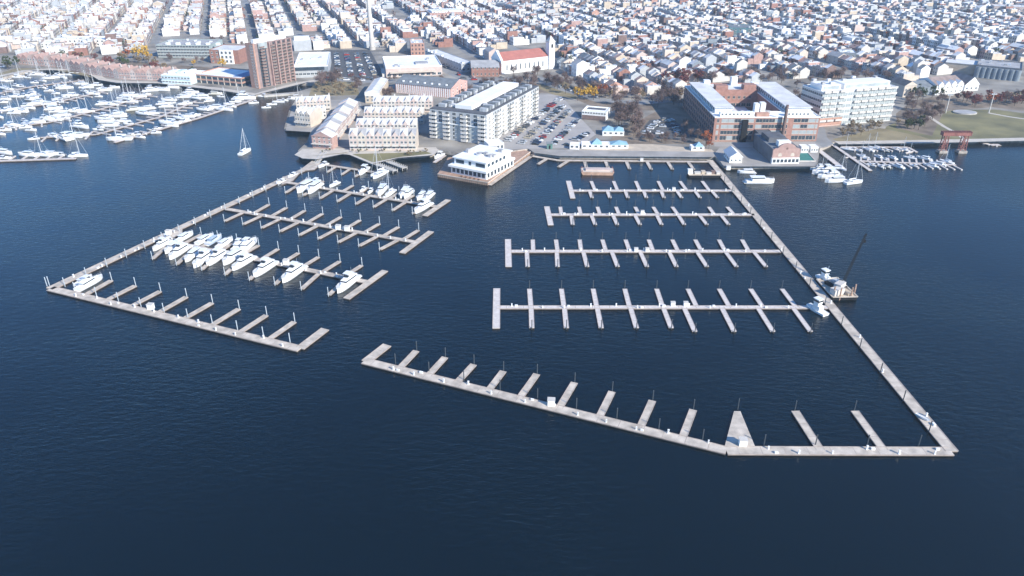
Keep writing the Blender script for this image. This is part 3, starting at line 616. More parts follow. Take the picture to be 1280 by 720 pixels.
# 16 waterfront townhouse rows: every house is a thing ------------------------
def town_row(A, B, topy, C, n, rowname, wallm, roofm, ridge=2.6, fl=3, dormer=True, side='f', seq='from the left', depth=None, cat='townhouse', names='gabled_townhouse', grp=None, par=False, balc=True, cols=None):
    if C is None: fr = Bld('x', None, None, A, B, topy=topy, depth=depth)
    else: fr = Bld('x', None, None, A, B, topy=topy, C=C)
    bpy.data.objects.remove(fr.root); L, D, h = fr.L, fr.D, fr.h; wn = L/n
    for i in range(n):
        wm = wallm[i % len(wallm)]; rm = roofm[i % len(roofm)]; hh = h+rnd.uniform(-.25, .25)
        o = fr.a+fr.d*(i*wn)
        cn = {'cream': 'cream', 'pale_pink': 'pale pink', 'offwhite': 'off-white', 'brick_pink': 'pink-brick', 'brick': 'red-brick', 'tan_wall': 'tan', 'brick_orange': 'orange-brick', 'brick_brown': 'brown-brick', 'grey_wall': 'grey', 'white_paint': 'white'}[wm]
        r = thing(names, f'{cn} townhouse, {ordw(i+1)} {seq} in the {rowname}'.replace('pale pink', 'pink'), cat, (o.x, o.y, LZ), fr.rz, grp or ('townhouses in the '+rowname))
        m = MB(); m.box(0, wn-.02, 0, D, -.5, hh); obj('wall', m, wm, r)
        m = MB()
        if side == 'f': m.gable(0, wn-.02, 0, D, hh+.004, hh+ridge, 0, 1, .0)
        else: m.gable(0, wn-.02, 0, D, hh+.004, hh+ridge, 0, 1, .0, 'y')
        ro = obj('roof', m, [rm, wm], r)
        if side == 'f':
            if dormer:
                m = MB(); x0, x1 = wn*.14, wn*.86; zm = hh+.02
                m.add([(x0, -.12, zm), (x1, -.12, zm), ((x0+x1)/2, -.12, zm+ridge*.92), (x0, D*.3, zm), (x1, D*.3, zm), ((x0+x1)/2, D*.42, zm+ridge*.92)], [(0, 2, 5, 3), (1, 4, 5, 2)], 0)
                m.add([(x0, -.12, zm-.3), (x1, -.12, zm-.3), (x1, -.12, zm), ((x0+x1)/2, -.12, zm+ridge*.92), (x0, -.12, zm)], [(0, 1, 2, 3, 4)], 1)
                obj('front_gable', m, [rm, wm], r)
            me = win_mesh(min(1.5, wn*.3), 1.5)
            for k in range(fl):
                for q in (.27, .73): link('window', me, r, (wn*q, -.004, 1.0+k*h/fl))
            if balc:
                m = MB(); m.box(wn*.1, wn*.9, -1.7, -.13, h/fl-.15, h/fl); m.box(wn*.1, wn*.9, -1.7, -1.62, h/fl+.003, h/fl+1); obj('balcony', m, 'offwhite', r)
        else:
            me = win_mesh(1.3, 1.5)
            for k in range(fl):
                for q in (.27, .73): link('window', me, r, (wn*q, -.004, 1.0+k*h/fl))
        if i % 2 == 0:
            m = MB(); m.box(wn*.8, wn*.8+.7, D*.55, D*.55+.7, hh+ridge*.4, hh+ridge+1.0); obj('chimney', m, 'offwhite' if wm != 'brick' else 'brick', r)
    return fr
town_row((437.5, 188), (521, 188), 169.5, None, 8, 'front row facing the lawn promenade', ['pale_pink', 'cream', 'pale_pink'], ['roof_light', 'roof_grey'], 2.6, depth=11)
town_row((446, 171.5), (522, 171.5), 156, None, 8, 'second row behind the lawn promenade', ['pale_pink', 'offwhite'], ['roof_light'], 2.6, depth=11)
town_row((456, 155.5), (530, 155), 141.5, None, 8, 'third row behind the lawn promenade', ['pale_pink', 'cream'], ['roof_light'], 2.6, depth=11)
town_row((467, 141), (541, 140), 127.5, None, 8, 'rearmost row behind the lawn promenade', ['offwhite', 'pale_pink'], ['roof_light'], 2.6, depth=11)
a_, b_ = (391, 185), (416, 187)
b = Bld('townhouse_end', 'pink gabled end house of the long diagonal row on the pier', 'townhouse', a_, b_, topy=170, depth=7)
b.body('brick_pink', 'roof_light', par=0); b.gabroof('roof_light', 3, along='y', mg='brick_pink'); b.wins('f', 3, 4, 1.1, 1.3, 1.2, b.h/3)
m = MB(); m.box(0, b.L, -1.8, -.004, 2.8, 3.05); b.part('porch', m, 'offwhite')
# the diagonal row runs back from that end: front faces right
e0, e1 = G(418.5, 182), G(449, 142)
dd = (e1-e0); dn_ = dd.normalized(); n_ = 12; wn = dd.length/n_; W_ = b.L*.92
fr_rz = math.atan2(dn_.y, dn_.x)
for i in range(n_):
    o = e0+dn_*(i*wn)
    r = thing('diagonal_townhouse', f'{"pale pink" if i % 2 else "pink-brick"} townhouse, {ordw(i+1)} from the water in the long diagonal row on the pier', 'townhouse', (o.x, o.y, LZ), fr_rz, 'townhouses in the diagonal row')
    hh = b.h+rnd.uniform(-.3, .6)+ (i % 2)*.35; m = MB(); m.box(0, wn-.02, 0, W_, -.5, hh); obj('wall', m, 'pale_pink' if i % 2 else 'brick_pink', r)
    m = MB(); m.gable(0, wn-.02, 0, W_, hh+.004, hh+2.7, 0, 1, 0); obj('roof', m, ['roof_light' if i % 3 else 'roof_grey', 'pale_pink'], r)
    for k in range(3):
        for q in (.27, .73): link('window', win_mesh(1.3, 1.5), r, (wn*q, -.004, 1.0+k*b.h/3))
    m = MB(); m.box(wn*.15, wn*.85, -1.3, -.01, b.h/3-.12, b.h/3+.9); obj('balcony', m, 'offwhite', r)
town_row((369.5, 157.5), (389, 159.5), 141, None, 3, 'west pier terrace nearest the water', ['cream', 'offwhite'], ['roof_light'], 2.4, depth=16)
town_row((371.5, 141), (414, 139), 127.5, None, 5, 'far west pier terrace by the inlet', ['cream', 'pale_pink'], ['roof_light'], 2.4, depth=11)
town_row((393, 153), (409, 152), 140, None, 2, 'small pier terrace tucked behind the diagonal row', ['cream', 'offwhite'], ['roof_light'], 2.4, depth=10)
# pink-brown curved row on the left shore
pts = [(22, 80), (70, 84), (108, 92), (150, 99), (212, 101.5)]
idx = 0
for k in range(4):
    n = (7, 6, 6, 9)[k]; A, B = pts[k], pts[k+1]
    town_row(A, B, (A[1]-9), None, n, ('leftmost stretch', 'left-centre stretch', 'middle stretch', 'right-hand stretch')[k]+' of the curved shore row', ['brick_pink', 'brick_pink', 'pale_pink'], ['roof_pinkbrown', 'roof_pinkbrown', 'roof_brown'], 2.6, 2, False, 's', depth=15, names='shore_townhouse')
# 17 factory with courtyard ----------------------------------------------------
mat('mill_brick', (.335, .185, .15), .9, .16, .5)
b = Bld('brick_factory', 'huge U-shaped red-brick factory with white rooftop structures and slim chimney', 'factory', (890, 177), (1020, 176.5), topy=147.5, C=(856, 108))
h = b.h; D = b.D; wl = 15.0; fl = 13.0
b.body('mill_brick', 'roof_white', 0, b.L, 0, fl, par=.6, rim='white_paint')
b.body('mill_brick', 'roof_light', 0, wl, fl+.02, D, par=.6, rim='white_paint'); b.body('mill_brick', 'roof_light', b.L-wl-3, b.L, fl+.02, D, par=.6, rim='white_paint')
b.body('mill_brick', 'roof_light', wl+.02, b.L-wl-3.02, D-20, D, h=h+1.5, par=.8, rim='mill_brick')
m = MB(); m.box(wl+6, b.L-wl-10, fl+.02, D-20.02, -.4, 5); b.part('courtyard_floor', m, 'roof_light')
for x0, x1 in ((2.5, wl-2.5), (b.L-wl-1, b.L-2.5)):
    m = MB(); m.box(x0, x1, fl-3, D-5, h+.16, h+3.4); mo = b.part('roof_monitor', m, 'white_paint')
    m = MB(); m.box(x0-.8, x1+.8, fl-4, D-4, h+3.403, h+3.8); obj('roof', m, 'roof_light', mo)
    me = win_mesh(2.6, 2.0, 'frame', 'glass')
    for k in range(16):
        y = fl-1+k*(D-fl-6)/16
        link('window', me, mo, (x0-.01, y+2, h+.8), -math.pi/2); link('window', me, mo, (x1+.01, y+2, h+.8), math.pi/2)
for xa, xb in ((3.5, b.L*.38), (b.L*.69, b.L-4)):
    m = MB(); m.box(xa, xb, 2.0, 5.5, h+.16, h+2.6); b.part('roof_penthouse', m, 'white_paint')
    for k in range(int((xb-xa)/2.2)): link('window', win_mesh(1.2, 1.3), b.root, (xa+1.2+k*2.2, 1.99, h+.9))
m = MB(); m.box(b.L*.40, b.L*.44, 6, 10, h+.16, h+6.5); m.box(b.L*.455, b.L*.50, 6, 10, h+.16, h+7); b.part('lift_tower', m, 'white_paint')
m = MB(); m.box(b.L*.40, b.L*.52, 1.5, 5, h+.16, h+2.2); b.part('roof_shed', m, 'brick_orange')
m = MB(); m.box(wl+1, wl+9, D-19, D-13, h+1.7, h+4.6); b.part('head_house', m, 'mill_brick'); m = MB(); m.box(b.L-wl-12, b.L-wl-4, D-19, D-13, h+1.7, h+5); b.part('head_house', m, 'mill_brick')
for x, y, hh in ((wl-2, D-6, 5.5), (b.L*.52, D-3, 7), (b.L-wl-2, D-8, 4.5)): m = MB(); m.box(x-2, x+2, y-2, y+2, h+.1, h+hh); b.part('rooftop_tower', m, 'white_paint')
for i, x in enumerate([.035]+[.1+.06*k for k in range(5)]+[.425+.06*k for k in range(5)]+[.785, .855, .925, .975]):
    big = i not in (0, 14)
    for k in range(4):
        if k == 0 and rnd.random() < .3: continue
        link('window', win_mesh(4.1 if big else 1.4, 2.2 if k else 2.6, 'cream', 'glass_pale' if rnd.random() < .42 else 'glass'), b.root, (b.L*x, -.004, .9+k*h/4.05))
m = MB(); m.box(b.L*.262, b.L*.315, -1.6, -.004, -.4, h-1); b.part('fire_stair', m, 'machine_dark')
m = MB(); m.cyl(b.L*.655, -2.2, -.4, h+8, 1.15, 14, 0, .8); b.part('chimney', m, 'brick_brown')
b.wins('l', 4, 18, 2.4, 2.2, 1.2, h/4.05, cap=120, fr='brick_brown'); b.units(6, 1, b.L-2, 6, 11)
for i in range(7): link('window', win_mesh(1.6, 1.8, 'cream'), b.root, (wl+3+i*(b.L-2*wl-9)/6.5, D-20.02, h-3.6)); link('window', win_mesh(3, 2.2, 'cream'), b.root, (wl+3+i*(b.L-2*wl-9)/6.5, D-20.02, h-8.6))
b.done()
# 18 white modern flats ---------------------------------------------------------
b = Bld('modern_flats', 'modern white six-storey flats with glass balconies behind the brick factory', 'apartment block', (1021, 159), (1112, 151), topy=116, C=(1114, 99))
b.body(mat('flats_render', (.52, .53, .52), .8, .06, .3), 'roof_light', par=.5, rim='white_paint'); h = b.h; fh = h/6
b.wins('f', 6, 15, 3.4, 2.2, .5, fh, gl='glass_pale', cap=90); b.balconies('f', [b.L*x for x in (.05, .15, .26, .47, .57, .67, .77, .87, .95)], 6, fh*.95, fh, wd=4.6, dp=1.2, mt='offwhite', rail='offwhite')
b.wins('l', 6, 10, 2.0, 1.6, 1, fh, gl='glass', cap=96)
for x0, x1 in ((.03, .28), (.33, .95)): m = MB(); m.box(b.L*x0, b.L*x1, 4, b.D-5, h+.16, h+3.4); b.part('roof_penthouse', m, 'white_paint'); m = MB(); m.box(b.L*x0+1, b.L*x1-1, 3.9, 3.98, h+.6, h+2.7); b.part('penthouse_window', m, 'glass_pale')
b.units(7, y0=6, h=h+3.4); b.done()
m = MB(); m.box(-.15, b.L*.32, -.12, -.004, 0, fh*1.5); b.part('plinth', m, 'brick_orange')
# 19 wharf buildings --------------------------------------------------------------
b = Bld('gabled_hut', 'small white hut with light blue gabled roof on the wharf corner', 'hut', (911.5, 203.7), (927, 203.7), h=3.2, C=(904.5, 188))
b.body('white_paint', 'roof_light', par=0); b.gabroof('roof_light', 2.6, along='y', mg='white_paint', ov=.5); b.wins('l', 1, 4, 1.5, 1.3, 1); b.wins('f', 1, 3, 1.0, 1.0, 1)
b = Bld('wharf_hall', 'wharf hall with curved orange-brick gable front over a white ground floor', 'hall', (964, 204.5), (998, 204), h=7.5, depth=30)
b.body('grey_dark', 'roof_slate', y0=1.2, par=.3); prof = [(0, 0)]
W_ = b.L; prof = [(0, 3.2), (W_, 3.2), (W_, 7.6), (W_*.93, 8.2), (W_*.84, 8.4), (W_*.78, 9.6), (W_*.66, 10.6), (W_*.5, 11), (W_*.34, 10.6), (W_*.22, 9.6), (W_*.16, 8.4), (W_*.07, 8.2), (0, 7.6)]
m = MB(); n = len(prof); m.add([(x, 0, z) for x, z in prof]+[(x, 1.18, z) for x, z in prof], [tuple(range(n)), tuple(range(2*n-1, n-1, -1))]+[((i+1) % n, i, n+i, n+(i+1) % n) for i in range(n)]); b.part('gable_front', m, 'brick_pink')
m = MB(); m.box(0, W_, -.6, 1.19, -.4, 3.19); b.part('ground_floor_front', m, 'white_paint')
for i in range(7): link('window', win_mesh(1.5, 1.6, 'frame_dark'), b.root, (1.2+i*(W_-2.4)/6, -.61, .9))
for x in (.27, .73):
    m = MB(); m.box(W_*x-1, W_*x+1, -.05, -.004, 3.9, 5); m.cyl(W_*x, -.02, 5, 5.01, .05, 3); m.add([(W_*x-1, -.05, 5), (W_*x+1, -.05, 5), (W_*x+.7, -.05, 5.6), (W_*x, -.05, 5.85), (W_*x-.7, -.05, 5.6)], [(0, 1, 2, 3, 4)]); b.part('lunette_window', m, 'cream')
m = MB(); m.cyl(W_*.5, 0, 0, .06, .6, 12); m2 = MB(); m2.add([(x, -.05-z, 8.0+y) for x, y, z in m.v] if 0 else [(v[0], -v[2]-.004, 8.2+v[1]) for v in m.v], m.f); b.part('round_window', m2, 'brick_brown')
m = MB(); m.box(W_*.15, W_*.8, 14, 26, b.h+.2, b.h+2.6); b.part('roof_penthouse', m, 'roof_dark')
m = MB(); m.box(W_*.3, W_*.75, 5, 9, b.h+.2, b.h+3.0); b.part('roof_shed', m, 'white_paint')
b = Bld('dark_shed', 'long dark-roofed wharf shed between the light blue hut and the orange-gabled hall', 'shed', (948, 184), (966, 184), h=7, depth=16)
b.body('grey_dark', 'roof_dark', par=.3); b.wins('f', 2, 3, 1.5, 1.4, 1, 3.2)
m = MB(); q = [G(x, y) for x, y in ((997, 192), (1010, 192), (1019, 202), (999, 202))]; o = q[0]
r = thing('pool_cover', 'dark green covered pool beside the orange-gabled wharf hall', 'pool', (o.x, o.y, LZ)); m.prism([(p.x-o.x, p.y-o.y) for p in q], .004, .35); obj('cover', m, 'roof_green', r)
m = MB()
for i in range(4): m.seg(q[i]-o, q[(i+1) % 4]-o, .5, .003, .6)
obj('kerb', m, 'offwhite', r)
for x, nm in ((1001, 'left'), (1013, 'right')):
    b = Bld('wharf_cabin', f'low white cabin behind the green pool, the {nm} one of two', 'cabin', (x, 190.5), (x+9, 190.5), h=3, depth=5); b.body('white_paint', 'roof_white', par=.2); b.wins('f', 1, 3, .9, 1.1, .9)
# 20 right side houses --------------------------------------------------------------
b = Bld('lodge', 'long white lodge with brown roof, four dormer gables and blue-grey left wing', 'house', (1168.5, 119), (1202, 116), topy=107, C=(1200, 95.5))
b.body('white_paint', 'roof_brown', par=0); b.gabroof('roof_brown', 4, mg='white_paint'); b.wins('f', 2, 6, 1.3, 1.5, 1, 3.2)
for i in range(4):
    x = b.L*(.14+i*.24); m = MB(); z = b.h
    m.add([(x-2.2, -.5, z-1.5), (x+2.2, -.5, z-1.5), (x+2.2, -.5, z+.4), (x, -.5, z+2.4), (x-2.2, -.5, z+.4), (x-2.2, 4, z+.4), (x+2.2, 4, z+.4), (x, 5, z+2.4), (x-2.2, 0, z-1.5), (x+2.2, 0, z-1.5)], [(0, 1, 2, 3, 4), (3, 2, 6, 7), (4, 3, 7, 5), (1, 9, 6, 2), (8, 0, 4, 5)]); b.part('dormer', m, 'white_paint')
m = MB(); m.box(-17, -.1, 2, b.D, -.5, b.h-1); wg = b.part('side_wing', m, 'blue_wall'); m = MB(); m.gable(-17, -.1, 2, b.D, b.h-.99, b.h+2, 0, 0, .3); obj('roof', m, 'roof_slate', wg)
b = Bld('white_gabled_house', 'white house with one big front gable right of the long lodge', 'house', (1205, 113.5), (1222, 113), topy=106, depth=22)
b.body('white_paint', 'roof_brown', par=0); b.gabroof('roof_brown', 5.5, along='y', mg='white_paint'); b.wins('f', 2, 3, 1.5, 1.5, 1, 3)
b = Bld('small_cream_house', 'small cream house with dark roof right of the modern white flats', 'house', (1128, 121.5), (1143, 120.5), h=8, depth=16)
b.body('cream', 'roof_dark', par=0); b.gabroof('roof_dark', 3, along='y', mg='cream'); b.wins('f', 2, 3, 1.3, 1.5, 1, 3.4)
b = Bld('arcaded_warehouse', 'long dark warehouse with a row of rounded bays at the right edge', 'warehouse', (1217, 96), (1273, 101.5), topy=82, depth=30)
b.body('grey_dark', 'roof_grey', par=.8); h = b.h
for i in range(8):
    x = b.L*(i+.5)/8; m = MB(); m.cyl(x, 0, 0, h-.6, 2.3, 14); m.box(x-.6, x+.6, -2.36, -2.28, 2, h-2); b.part('rounded_bay', m, 'blue_wall')
b.units(6); m = MB(); m.box(-22, -.1, 8, 26, -.5, h-1); wg = b.part('side_wing', m, 'tan_wall'); m = MB(); m.box(-22.3, .0, 7.6, 26.3, h-.99, h-.6); obj('roof', m, 'roof_light', wg)
# 24 small white two-storey office ----------------------------------------------------
b = Bld('white_office', 'white two-storey office with two dark roof wells beside the gold trees', 'office', (727, 149), (757, 151.5), topy=139.5, C=(770, 136))
b.body('white_paint', 'roof_white', par=.6, rim='white_paint'); b.wins('f', 1, 9, 1.4, 1.3, 3.9, 3); b.wins('f', 1, 8, 1.5, 1.9, .5, 3, fr='frame_dark')
m = MB(); m.box(.2, b.L-.2, -.05, -.003, 0, 3.0); b.part('ground_floor_front', m, 'brick_brown')
for x in (.3, .68): m = MB(); m.box(b.L*x-3, b.L*x+3, b.D*.5, b.D*.82, b.h+.155, b.h+.35); b.part('roof_well', m, 'roof_dark')
# 25 blue pavilions ----------------------------------------------------------------------
def pavilion(nm, lab, A, B, hh, dp, peaks, wall='white_paint', flat=True):
    b = Bld(nm, lab, 'pavilion', A, B, h=hh, depth=dp); b.body(wall, 'roof_white', par=.25, rim='white_paint'); b.wins('f', 1, max(2, int(b.L/3)), 1.6, 1.3, .9)
    for x, y, sx, sy, z in peaks:
        m = MB(); q = [(x-sx, y-sy), (x+sx, y-sy), (x+sx, y+sy), (x-sx, y+sy)]
        m.hexa([(*p, hh+.26) for p in q], [(x-.1, y-.1, hh+z), (x+.1, y-.1, hh+z), (x+.1, y+.1, hh+z), (x-.1, y+.1, hh+z)])
        b.part('pyramid_roof', m, 'roof_blue')
pavilion('pavilion', 'double-peaked blue-roofed pavilion between the parking lot and the bare trees', (753, 169.5), (780, 170), 2.4, 9, [(3.4, 4.5, 3.6, 4.6, 2.6), (9.6, 4.4, 3.0, 4.4, 2.2)])
pavilion('pavilion', 'long white pavilion with one sharp blue pyramid roof on the promenade', (727, 186), (762, 186.5), 2.2, 7, [(8.5, 3.6, 3.0, 3.0, 3.0)])
pavilion('pavilion', 'small pavilion with a broad blue roof right of the sharp pyramid one', (763, 186), (785, 186), 2.0, 7, [(5, 3.5, 5.0, 3.6, 2.0)])
pavilion('pavilion', 'small blue-peaked white pavilion by the rust-coloured tree', (864, 188.5), (880, 188.5), 2.0, 5, [(4.4, 2.5, 2.4, 2.4, 2.6)])
pavilion('kiosk', 'plain white tent-like kiosk at the end of the parking lot by the quay', (712, 186.5), (724, 187), 2.2, 6, [])
# restaurant pier ----------------------------------------------------------------------
q = [P(x, y) for x, y in ((547, 221), (610, 232), (663, 193), (652, 189), (560, 200))]; o = q[0]
r = thing('restaurant_pier', 'tan boardwalk pier under the white waterfront restaurant', 'pier', (o.x, o.y, 0)); m = MB(); m.prism([(p.x-o.x, p.y-o.y) for p in q], -.3, 1.4, 0, 1); obj('pier_deck', m, ['rust_deck', 'rust_deck'], r)
m = MB(); m.seg(q[0]-o, q[1]-o, .35, 1.4, 1.75); m.seg(q[1]-o, q[2]-o, .35, 1.4, 1.75); obj('edge_beam', m, 'cream', r)
for k in range(24):
    for a_, b_ in ((q[0], q[1]), (q[1], q[2])):
        p = a_.lerp(b_, (k+.5)/24)-o; m = MB() if k == 0 and a_ is q[0] else m; m.cyl(p.x, p.y, -1, 1.2, .16, 6)
obj('pier_pile', m, 'mulch', r)['kind'] = 'stuff'
b = Bld('restaurant', 'white two-storey flat-roofed waterfront restaurant with dark window band on its own pier', 'restaurant', (564, 214.5), (608, 223.5), h=8.2, z=1.45, C=(646, 189))
D = b.D; L = b.L
m = MB(); m.box(0, L, 0, D, -.1, 3.6); lw = b.part('lower_storey', m, 'white_paint')
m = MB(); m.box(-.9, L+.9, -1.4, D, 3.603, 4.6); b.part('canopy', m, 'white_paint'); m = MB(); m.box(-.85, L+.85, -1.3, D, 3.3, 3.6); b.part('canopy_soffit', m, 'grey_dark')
m = MB(); m.box(1.2, L-1.2, 1.5, D-1, 4.603, 8.0); b.part('upper_storey', m, 'white_paint'); m = MB(); m.box(.5, L-.5, .8, D-.4, 8.003, 8.5); b.part('roof', m, 'roof_white')
for x0, x1 in ((.06, .36), (.42, .56), (.62, .95)): m = MB(); m.box(L*x0+1, L*x1-.6, 1.44, 1.497, 5.4, 7.3); b.part('window_band', m, 'glass')
for k in range(5): m = MB(); y = 3+k*(D*.7)/5; m.box(L-1.197, L-1.14, y, y+D*.09, 5.4, 7.2); b.part('window', m, 'glass')
for k in range(8): link('window', win_mesh(1.9, 2.0, 'frame_dark'), b.root, (1.8+k*(L-3.6)/7, -.004, .8)); link('window', win_mesh(1.9, 2.0, 'frame_dark'), b.root, (L+.004, 2+k*(D-4)/7, .8), math.pi/2)
m = MB(); m.cyl(L*.5, D*.42, 8.503, 9.2, 2.6, 24); m.cyl(L*.5, D*.42, 9.203, 9.5, 1.6, 20, 1); b.part('roof_drum', m, ['roof_light', 'roof_grey']); b.units(5, 3, L-3, 8, D-6, 8.4)
for i in range(5):
    m = MB(); x = 3+i*2.6; m.cyl(0, 0, 0, .75, .08, 6); m.cyl(0, 0, .75, .8, .7, 10); p = b.a+b.d*(x+6)-b.n*3.6
    tag(obj('cafe_table', m, 'machine_dark', None, (p.x, p.y, 1.42)), 'dark round table on the tan boardwalk in front of the restaurant', 'table', 'tables on the boardwalk')
# 21 gantry and 22 poles ---------------------------------------------------------------------
a = P(1177, 190.5); b2 = P(1201, 190.5); r = thing('rail_gantry', 'rusty red steel gantry standing in the water by the park shore', 'gantry', (a.x, a.y, 0)); w_ = b2.x-a.x
for x in (0, w_):
    m = MB(); m.box(x-2.4, x+2.4, -2.2, 2.2, -2, 1.3); obj('pier_footing', m, 'stone', r); m = MB()
    for sx in (-1.4, 1.4):
        for sy in (-1.3, 1.3): m.tube((x+sx*1.1, sy, 1.3), (x+sx*.8, sy, 10.2), .28)
    for k in range(3):
        for sy in (-1.3, 1.3): z = 1.5+k*2.9; m.tube((x-1.4, sy, z), (x+1.3, sy, z+2.8), .16); m.tube((x+1.4, sy, z), (x-1.3, sy, z+2.8), .16)
    obj('tower_leg', m, 'rust', r)
m = MB(); m.box(-2.6, w_+2.6, -1.6, -1.1, 10, 11.8); m.box(-2.6, w_+2.6, 1.1, 1.6, 10, 11.8); m.box(-2.6, w_+2.6, -1.1, 1.1, 11.2, 11.5)
for k in range(14): x = -2.4+k*(w_+4.8)/13; m.box(x-.15, x+.15, -1.75, 1.75, 9.9, 12.3)
obj('cross_girder', m, 'rust', r)
for (x, y), yt, lab in (((1182, 141), 119, 'tall pale floodlight pole at the left end of the park lawn'), ((1236, 140.5), 118, 'tall pale floodlight pole near the right end of the park lawn')):
    p = G(x, y); hh = zat(p, yt)-LZ; r = thing('floodlight_pole', lab, 'light pole', p); m = MB(); m.cyl(0, 0, -.3, hh, .38, 10, 0, .25); obj('pole', m, 'offwhite', r)
    m = MB(); m.box(-1.8, 1.8, -.15, .15, hh, hh+.3)
    for k in range(4): m.box(-1.7+k*.95, -1.1+k*.95, -.55, -.16, hh-.1, hh+.6)
    obj('lamp_head', m, 'alu', r)
p = G(1206, 141); r = thing('round_basin', 'oval pale grey basin on the park lawn between the floodlight poles', 'basin', p)
m = MB(); m.cyl(0, 0, 0, .7, 7.5, 28); obj('basin_wall', m, 'concrete', r, sc=None).scale = (1, .75, 1); m = MB(); m.cyl(0, 0, .703, .75, 6.7, 28); obj('basin_floor', m, 'roof_grey', r).scale = (1, .75, 1)
#@@
# ------------------------------------------------------------------ ground cover patches, roads, parking lots
patch('lawn', [(440, 192.5), (500, 191), (532, 189), (540, 192), (498, 196.5), (466, 203)], 'grass', .012)
patch('lawn', [(380, 196), (432, 190.5), (437, 191.5), (428, 191.8)], 'dry_grass', .016)
patch('promenade', [(368, 193.5), (378, 186), (545, 184), (549, 189), (541, 194), (498, 197.2), (465, 205), (437, 193.4), (428, 192.5), (397, 199), (378.5, 198)], 'path', .006)
patch('pier_deck', [(357, 163), (363, 141), (371, 128.5), (450, 123), (455, 150), (440, 184), (385, 184), (390, 165)], 'paving', .004)
patch('parking_lot', [(612, 188), (640, 150), (675, 118), (700, 118), (728, 150), (745, 168), (722, 185), (662, 186)], 'lot', .007)
patch('parking_lot', [(795, 170), (812, 150), (838, 147), (870, 170), (868, 176)], 'asphalt', .011)
patch('side_lawn', [(800, 150), (822, 138), (860, 138), (885, 175), (866, 180), (760, 180), (772, 160)], 'mulch', .007)
patch('parking_lot', [(398, 94), (402, 63), (462, 62), (482, 97), (470, 99)], 'asphalt', .010)
patch('quay_apron', [(662, 186.5), (893, 190), (893, 196.5), (700, 195), (668, 191)], 'paving', .010)
patch('promenade', [(760, 185), (790, 178), (800, 179), (890, 187), (893, 190), (720, 187.5)], 'tan_wall', .006)
patch('church_lawn', [(668, 108), (690, 100), (706, 102), (735, 120), (720, 124), (690, 118)], 'dry_grass', .008)
patch('wharf_deck', [(893, 192), (905, 208), (1020, 208), (1023, 186), (900, 184)], 'paving', .010)
patch('factory_yard', [(893, 183), (893, 178), (1022, 177), (1040, 182), (1022, 186)], 'lot', .014)
patch('park_lawn', [(1108, 158), (1160, 136), (1190, 137), (1245, 137), (1290, 143), (1420, 150), (1420, 171), (1280, 172.5), (1166, 175), (1100, 174)], 'grass', .006)
patch('park_lawn', [(1040, 174), (1100, 160), (1150, 170), (1165, 175), (1050, 177.5)], 'dry_grass', .008)
patch('park_mulch', [(1120, 142), (1140, 126), (1185, 118), (1260, 120), (1420, 124), (1420, 142), (1290, 140), (1240, 134), (1180, 139), (1165, 170), (1120, 160)], 'mulch', .010)
patch('park_hill_lawn', [(1250, 116), (1290, 114), (1420, 116), (1420, 124), (1262, 120)], 'dry_grass', .014)
patch('shore_lawn', [(-60, 97), (0, 91), (22, 85), (60, 86), (105, 91), (116, 97), (60, 85.8), (30, 88), (0, 97)], 'dry_grass', .006)
patch('inlet_park', [(386, 120), (390, 108), (398, 98), (446, 98), (449, 119)], 'dry_grass', .006)
strip('shore_path', [(-60, 98.5), (0, 95), (30, 88.5), (60, 86.5), (96, 87.5), (118, 93), (128, 99), (150, 102.5), (200, 103), (240, 107.5), (280, 112), (318, 118), (345, 111), (376, 103.5), (398, 100)], 6, 'path', .018)
strip('park_path', [(1160, 145), (1180, 158), (1198, 168), (1206, 174.5)], 2.5, 'path', .014)
strip('park_path', [(1235, 141), (1262, 146), (1290, 150), (1420, 158)], 2.5, 'path', .014)
strip('shore_path', [(1046, 178.5), (1170, 176.6), (1280, 174), (1600, 169)], 6, 'path', .018)
patch('drive', [(1018, 178), (1024, 158), (1030, 158), (1034, 172), (1042, 180), (1028, 184)], 'road', .018)
strip('waterfront_road', [(400, 99), (440, 100), (480, 102), (492, 101), (560, 101.5), (600, 100), (640, 98), (668, 97), (700, 109), (750, 125), (800, 128), (850, 124)], 12, 'road', .010)
strip('avenue', [(490, 30), (533, 66), (560, 88), (600, 106), (640, 120)], 12, 'road', .014)
# painted bay lines
def bay_lines(c0, c1, n, ln, ang):
    a, b = G(*c0), G(*c1); m = MB(); dv = Vector((math.cos(ang), math.sin(ang), 0))*ln/2
    for i in range(n+1):
        p = a.lerp(b, i/n); m.seg(p-dv, p+dv, .14, LZ+.024, LZ+.030)
    return m
bl = []
lots = []                                                # (row start px, row end px, bays, lot words, car heading)
for k, (c0, c1, n) in enumerate([((633, 178), (700, 124), 26), ((650, 181), (706, 131), 25), ((668, 182), (712, 138), 22), ((690, 182), (722, 150), 17), ((707, 183), (738, 165), 9)]):
    lots.append((c0, c1, n, f'{ORD[k+1]} car row from the big apartment block', .72))
for k, (c0, c1, n) in enumerate([((803, 171), (822, 152), 9), ((822, 173), (832, 150), 11), ((850, 172), (838, 150), 10)]):
    lots.append((c0, c1, n, f'{ORD[k+1]} row from the left, small dark factory lot', .55))
for k, (c0, c1, n) in enumerate([((408, 92), (408, 66), 20), ((424, 94), (420, 66), 21), ((439, 95), (433, 66), 21), ((454, 96), (445, 66), 22), ((470, 96), (456, 66), 22)]):
    lots.append((c0, c1, n, f'{ORD[k+1]} row from the left, chimney car park', .78))
ml = MB()
for c0, c1, n, nm, occ in lots:
    a, b = G(*c0), G(*c1); d = (b-a).normalized(); ang = math.atan2(d.y, d.x)+R(90)
    x = bay_lines(c0, c1, n, 4.8, ang); o = len(ml.v); ml.v += x.v; ml.f += [tuple(i+o for i in f) for f in x.f]; ml.m += x.m
struct('parking_markings', ml, 'paint_line')
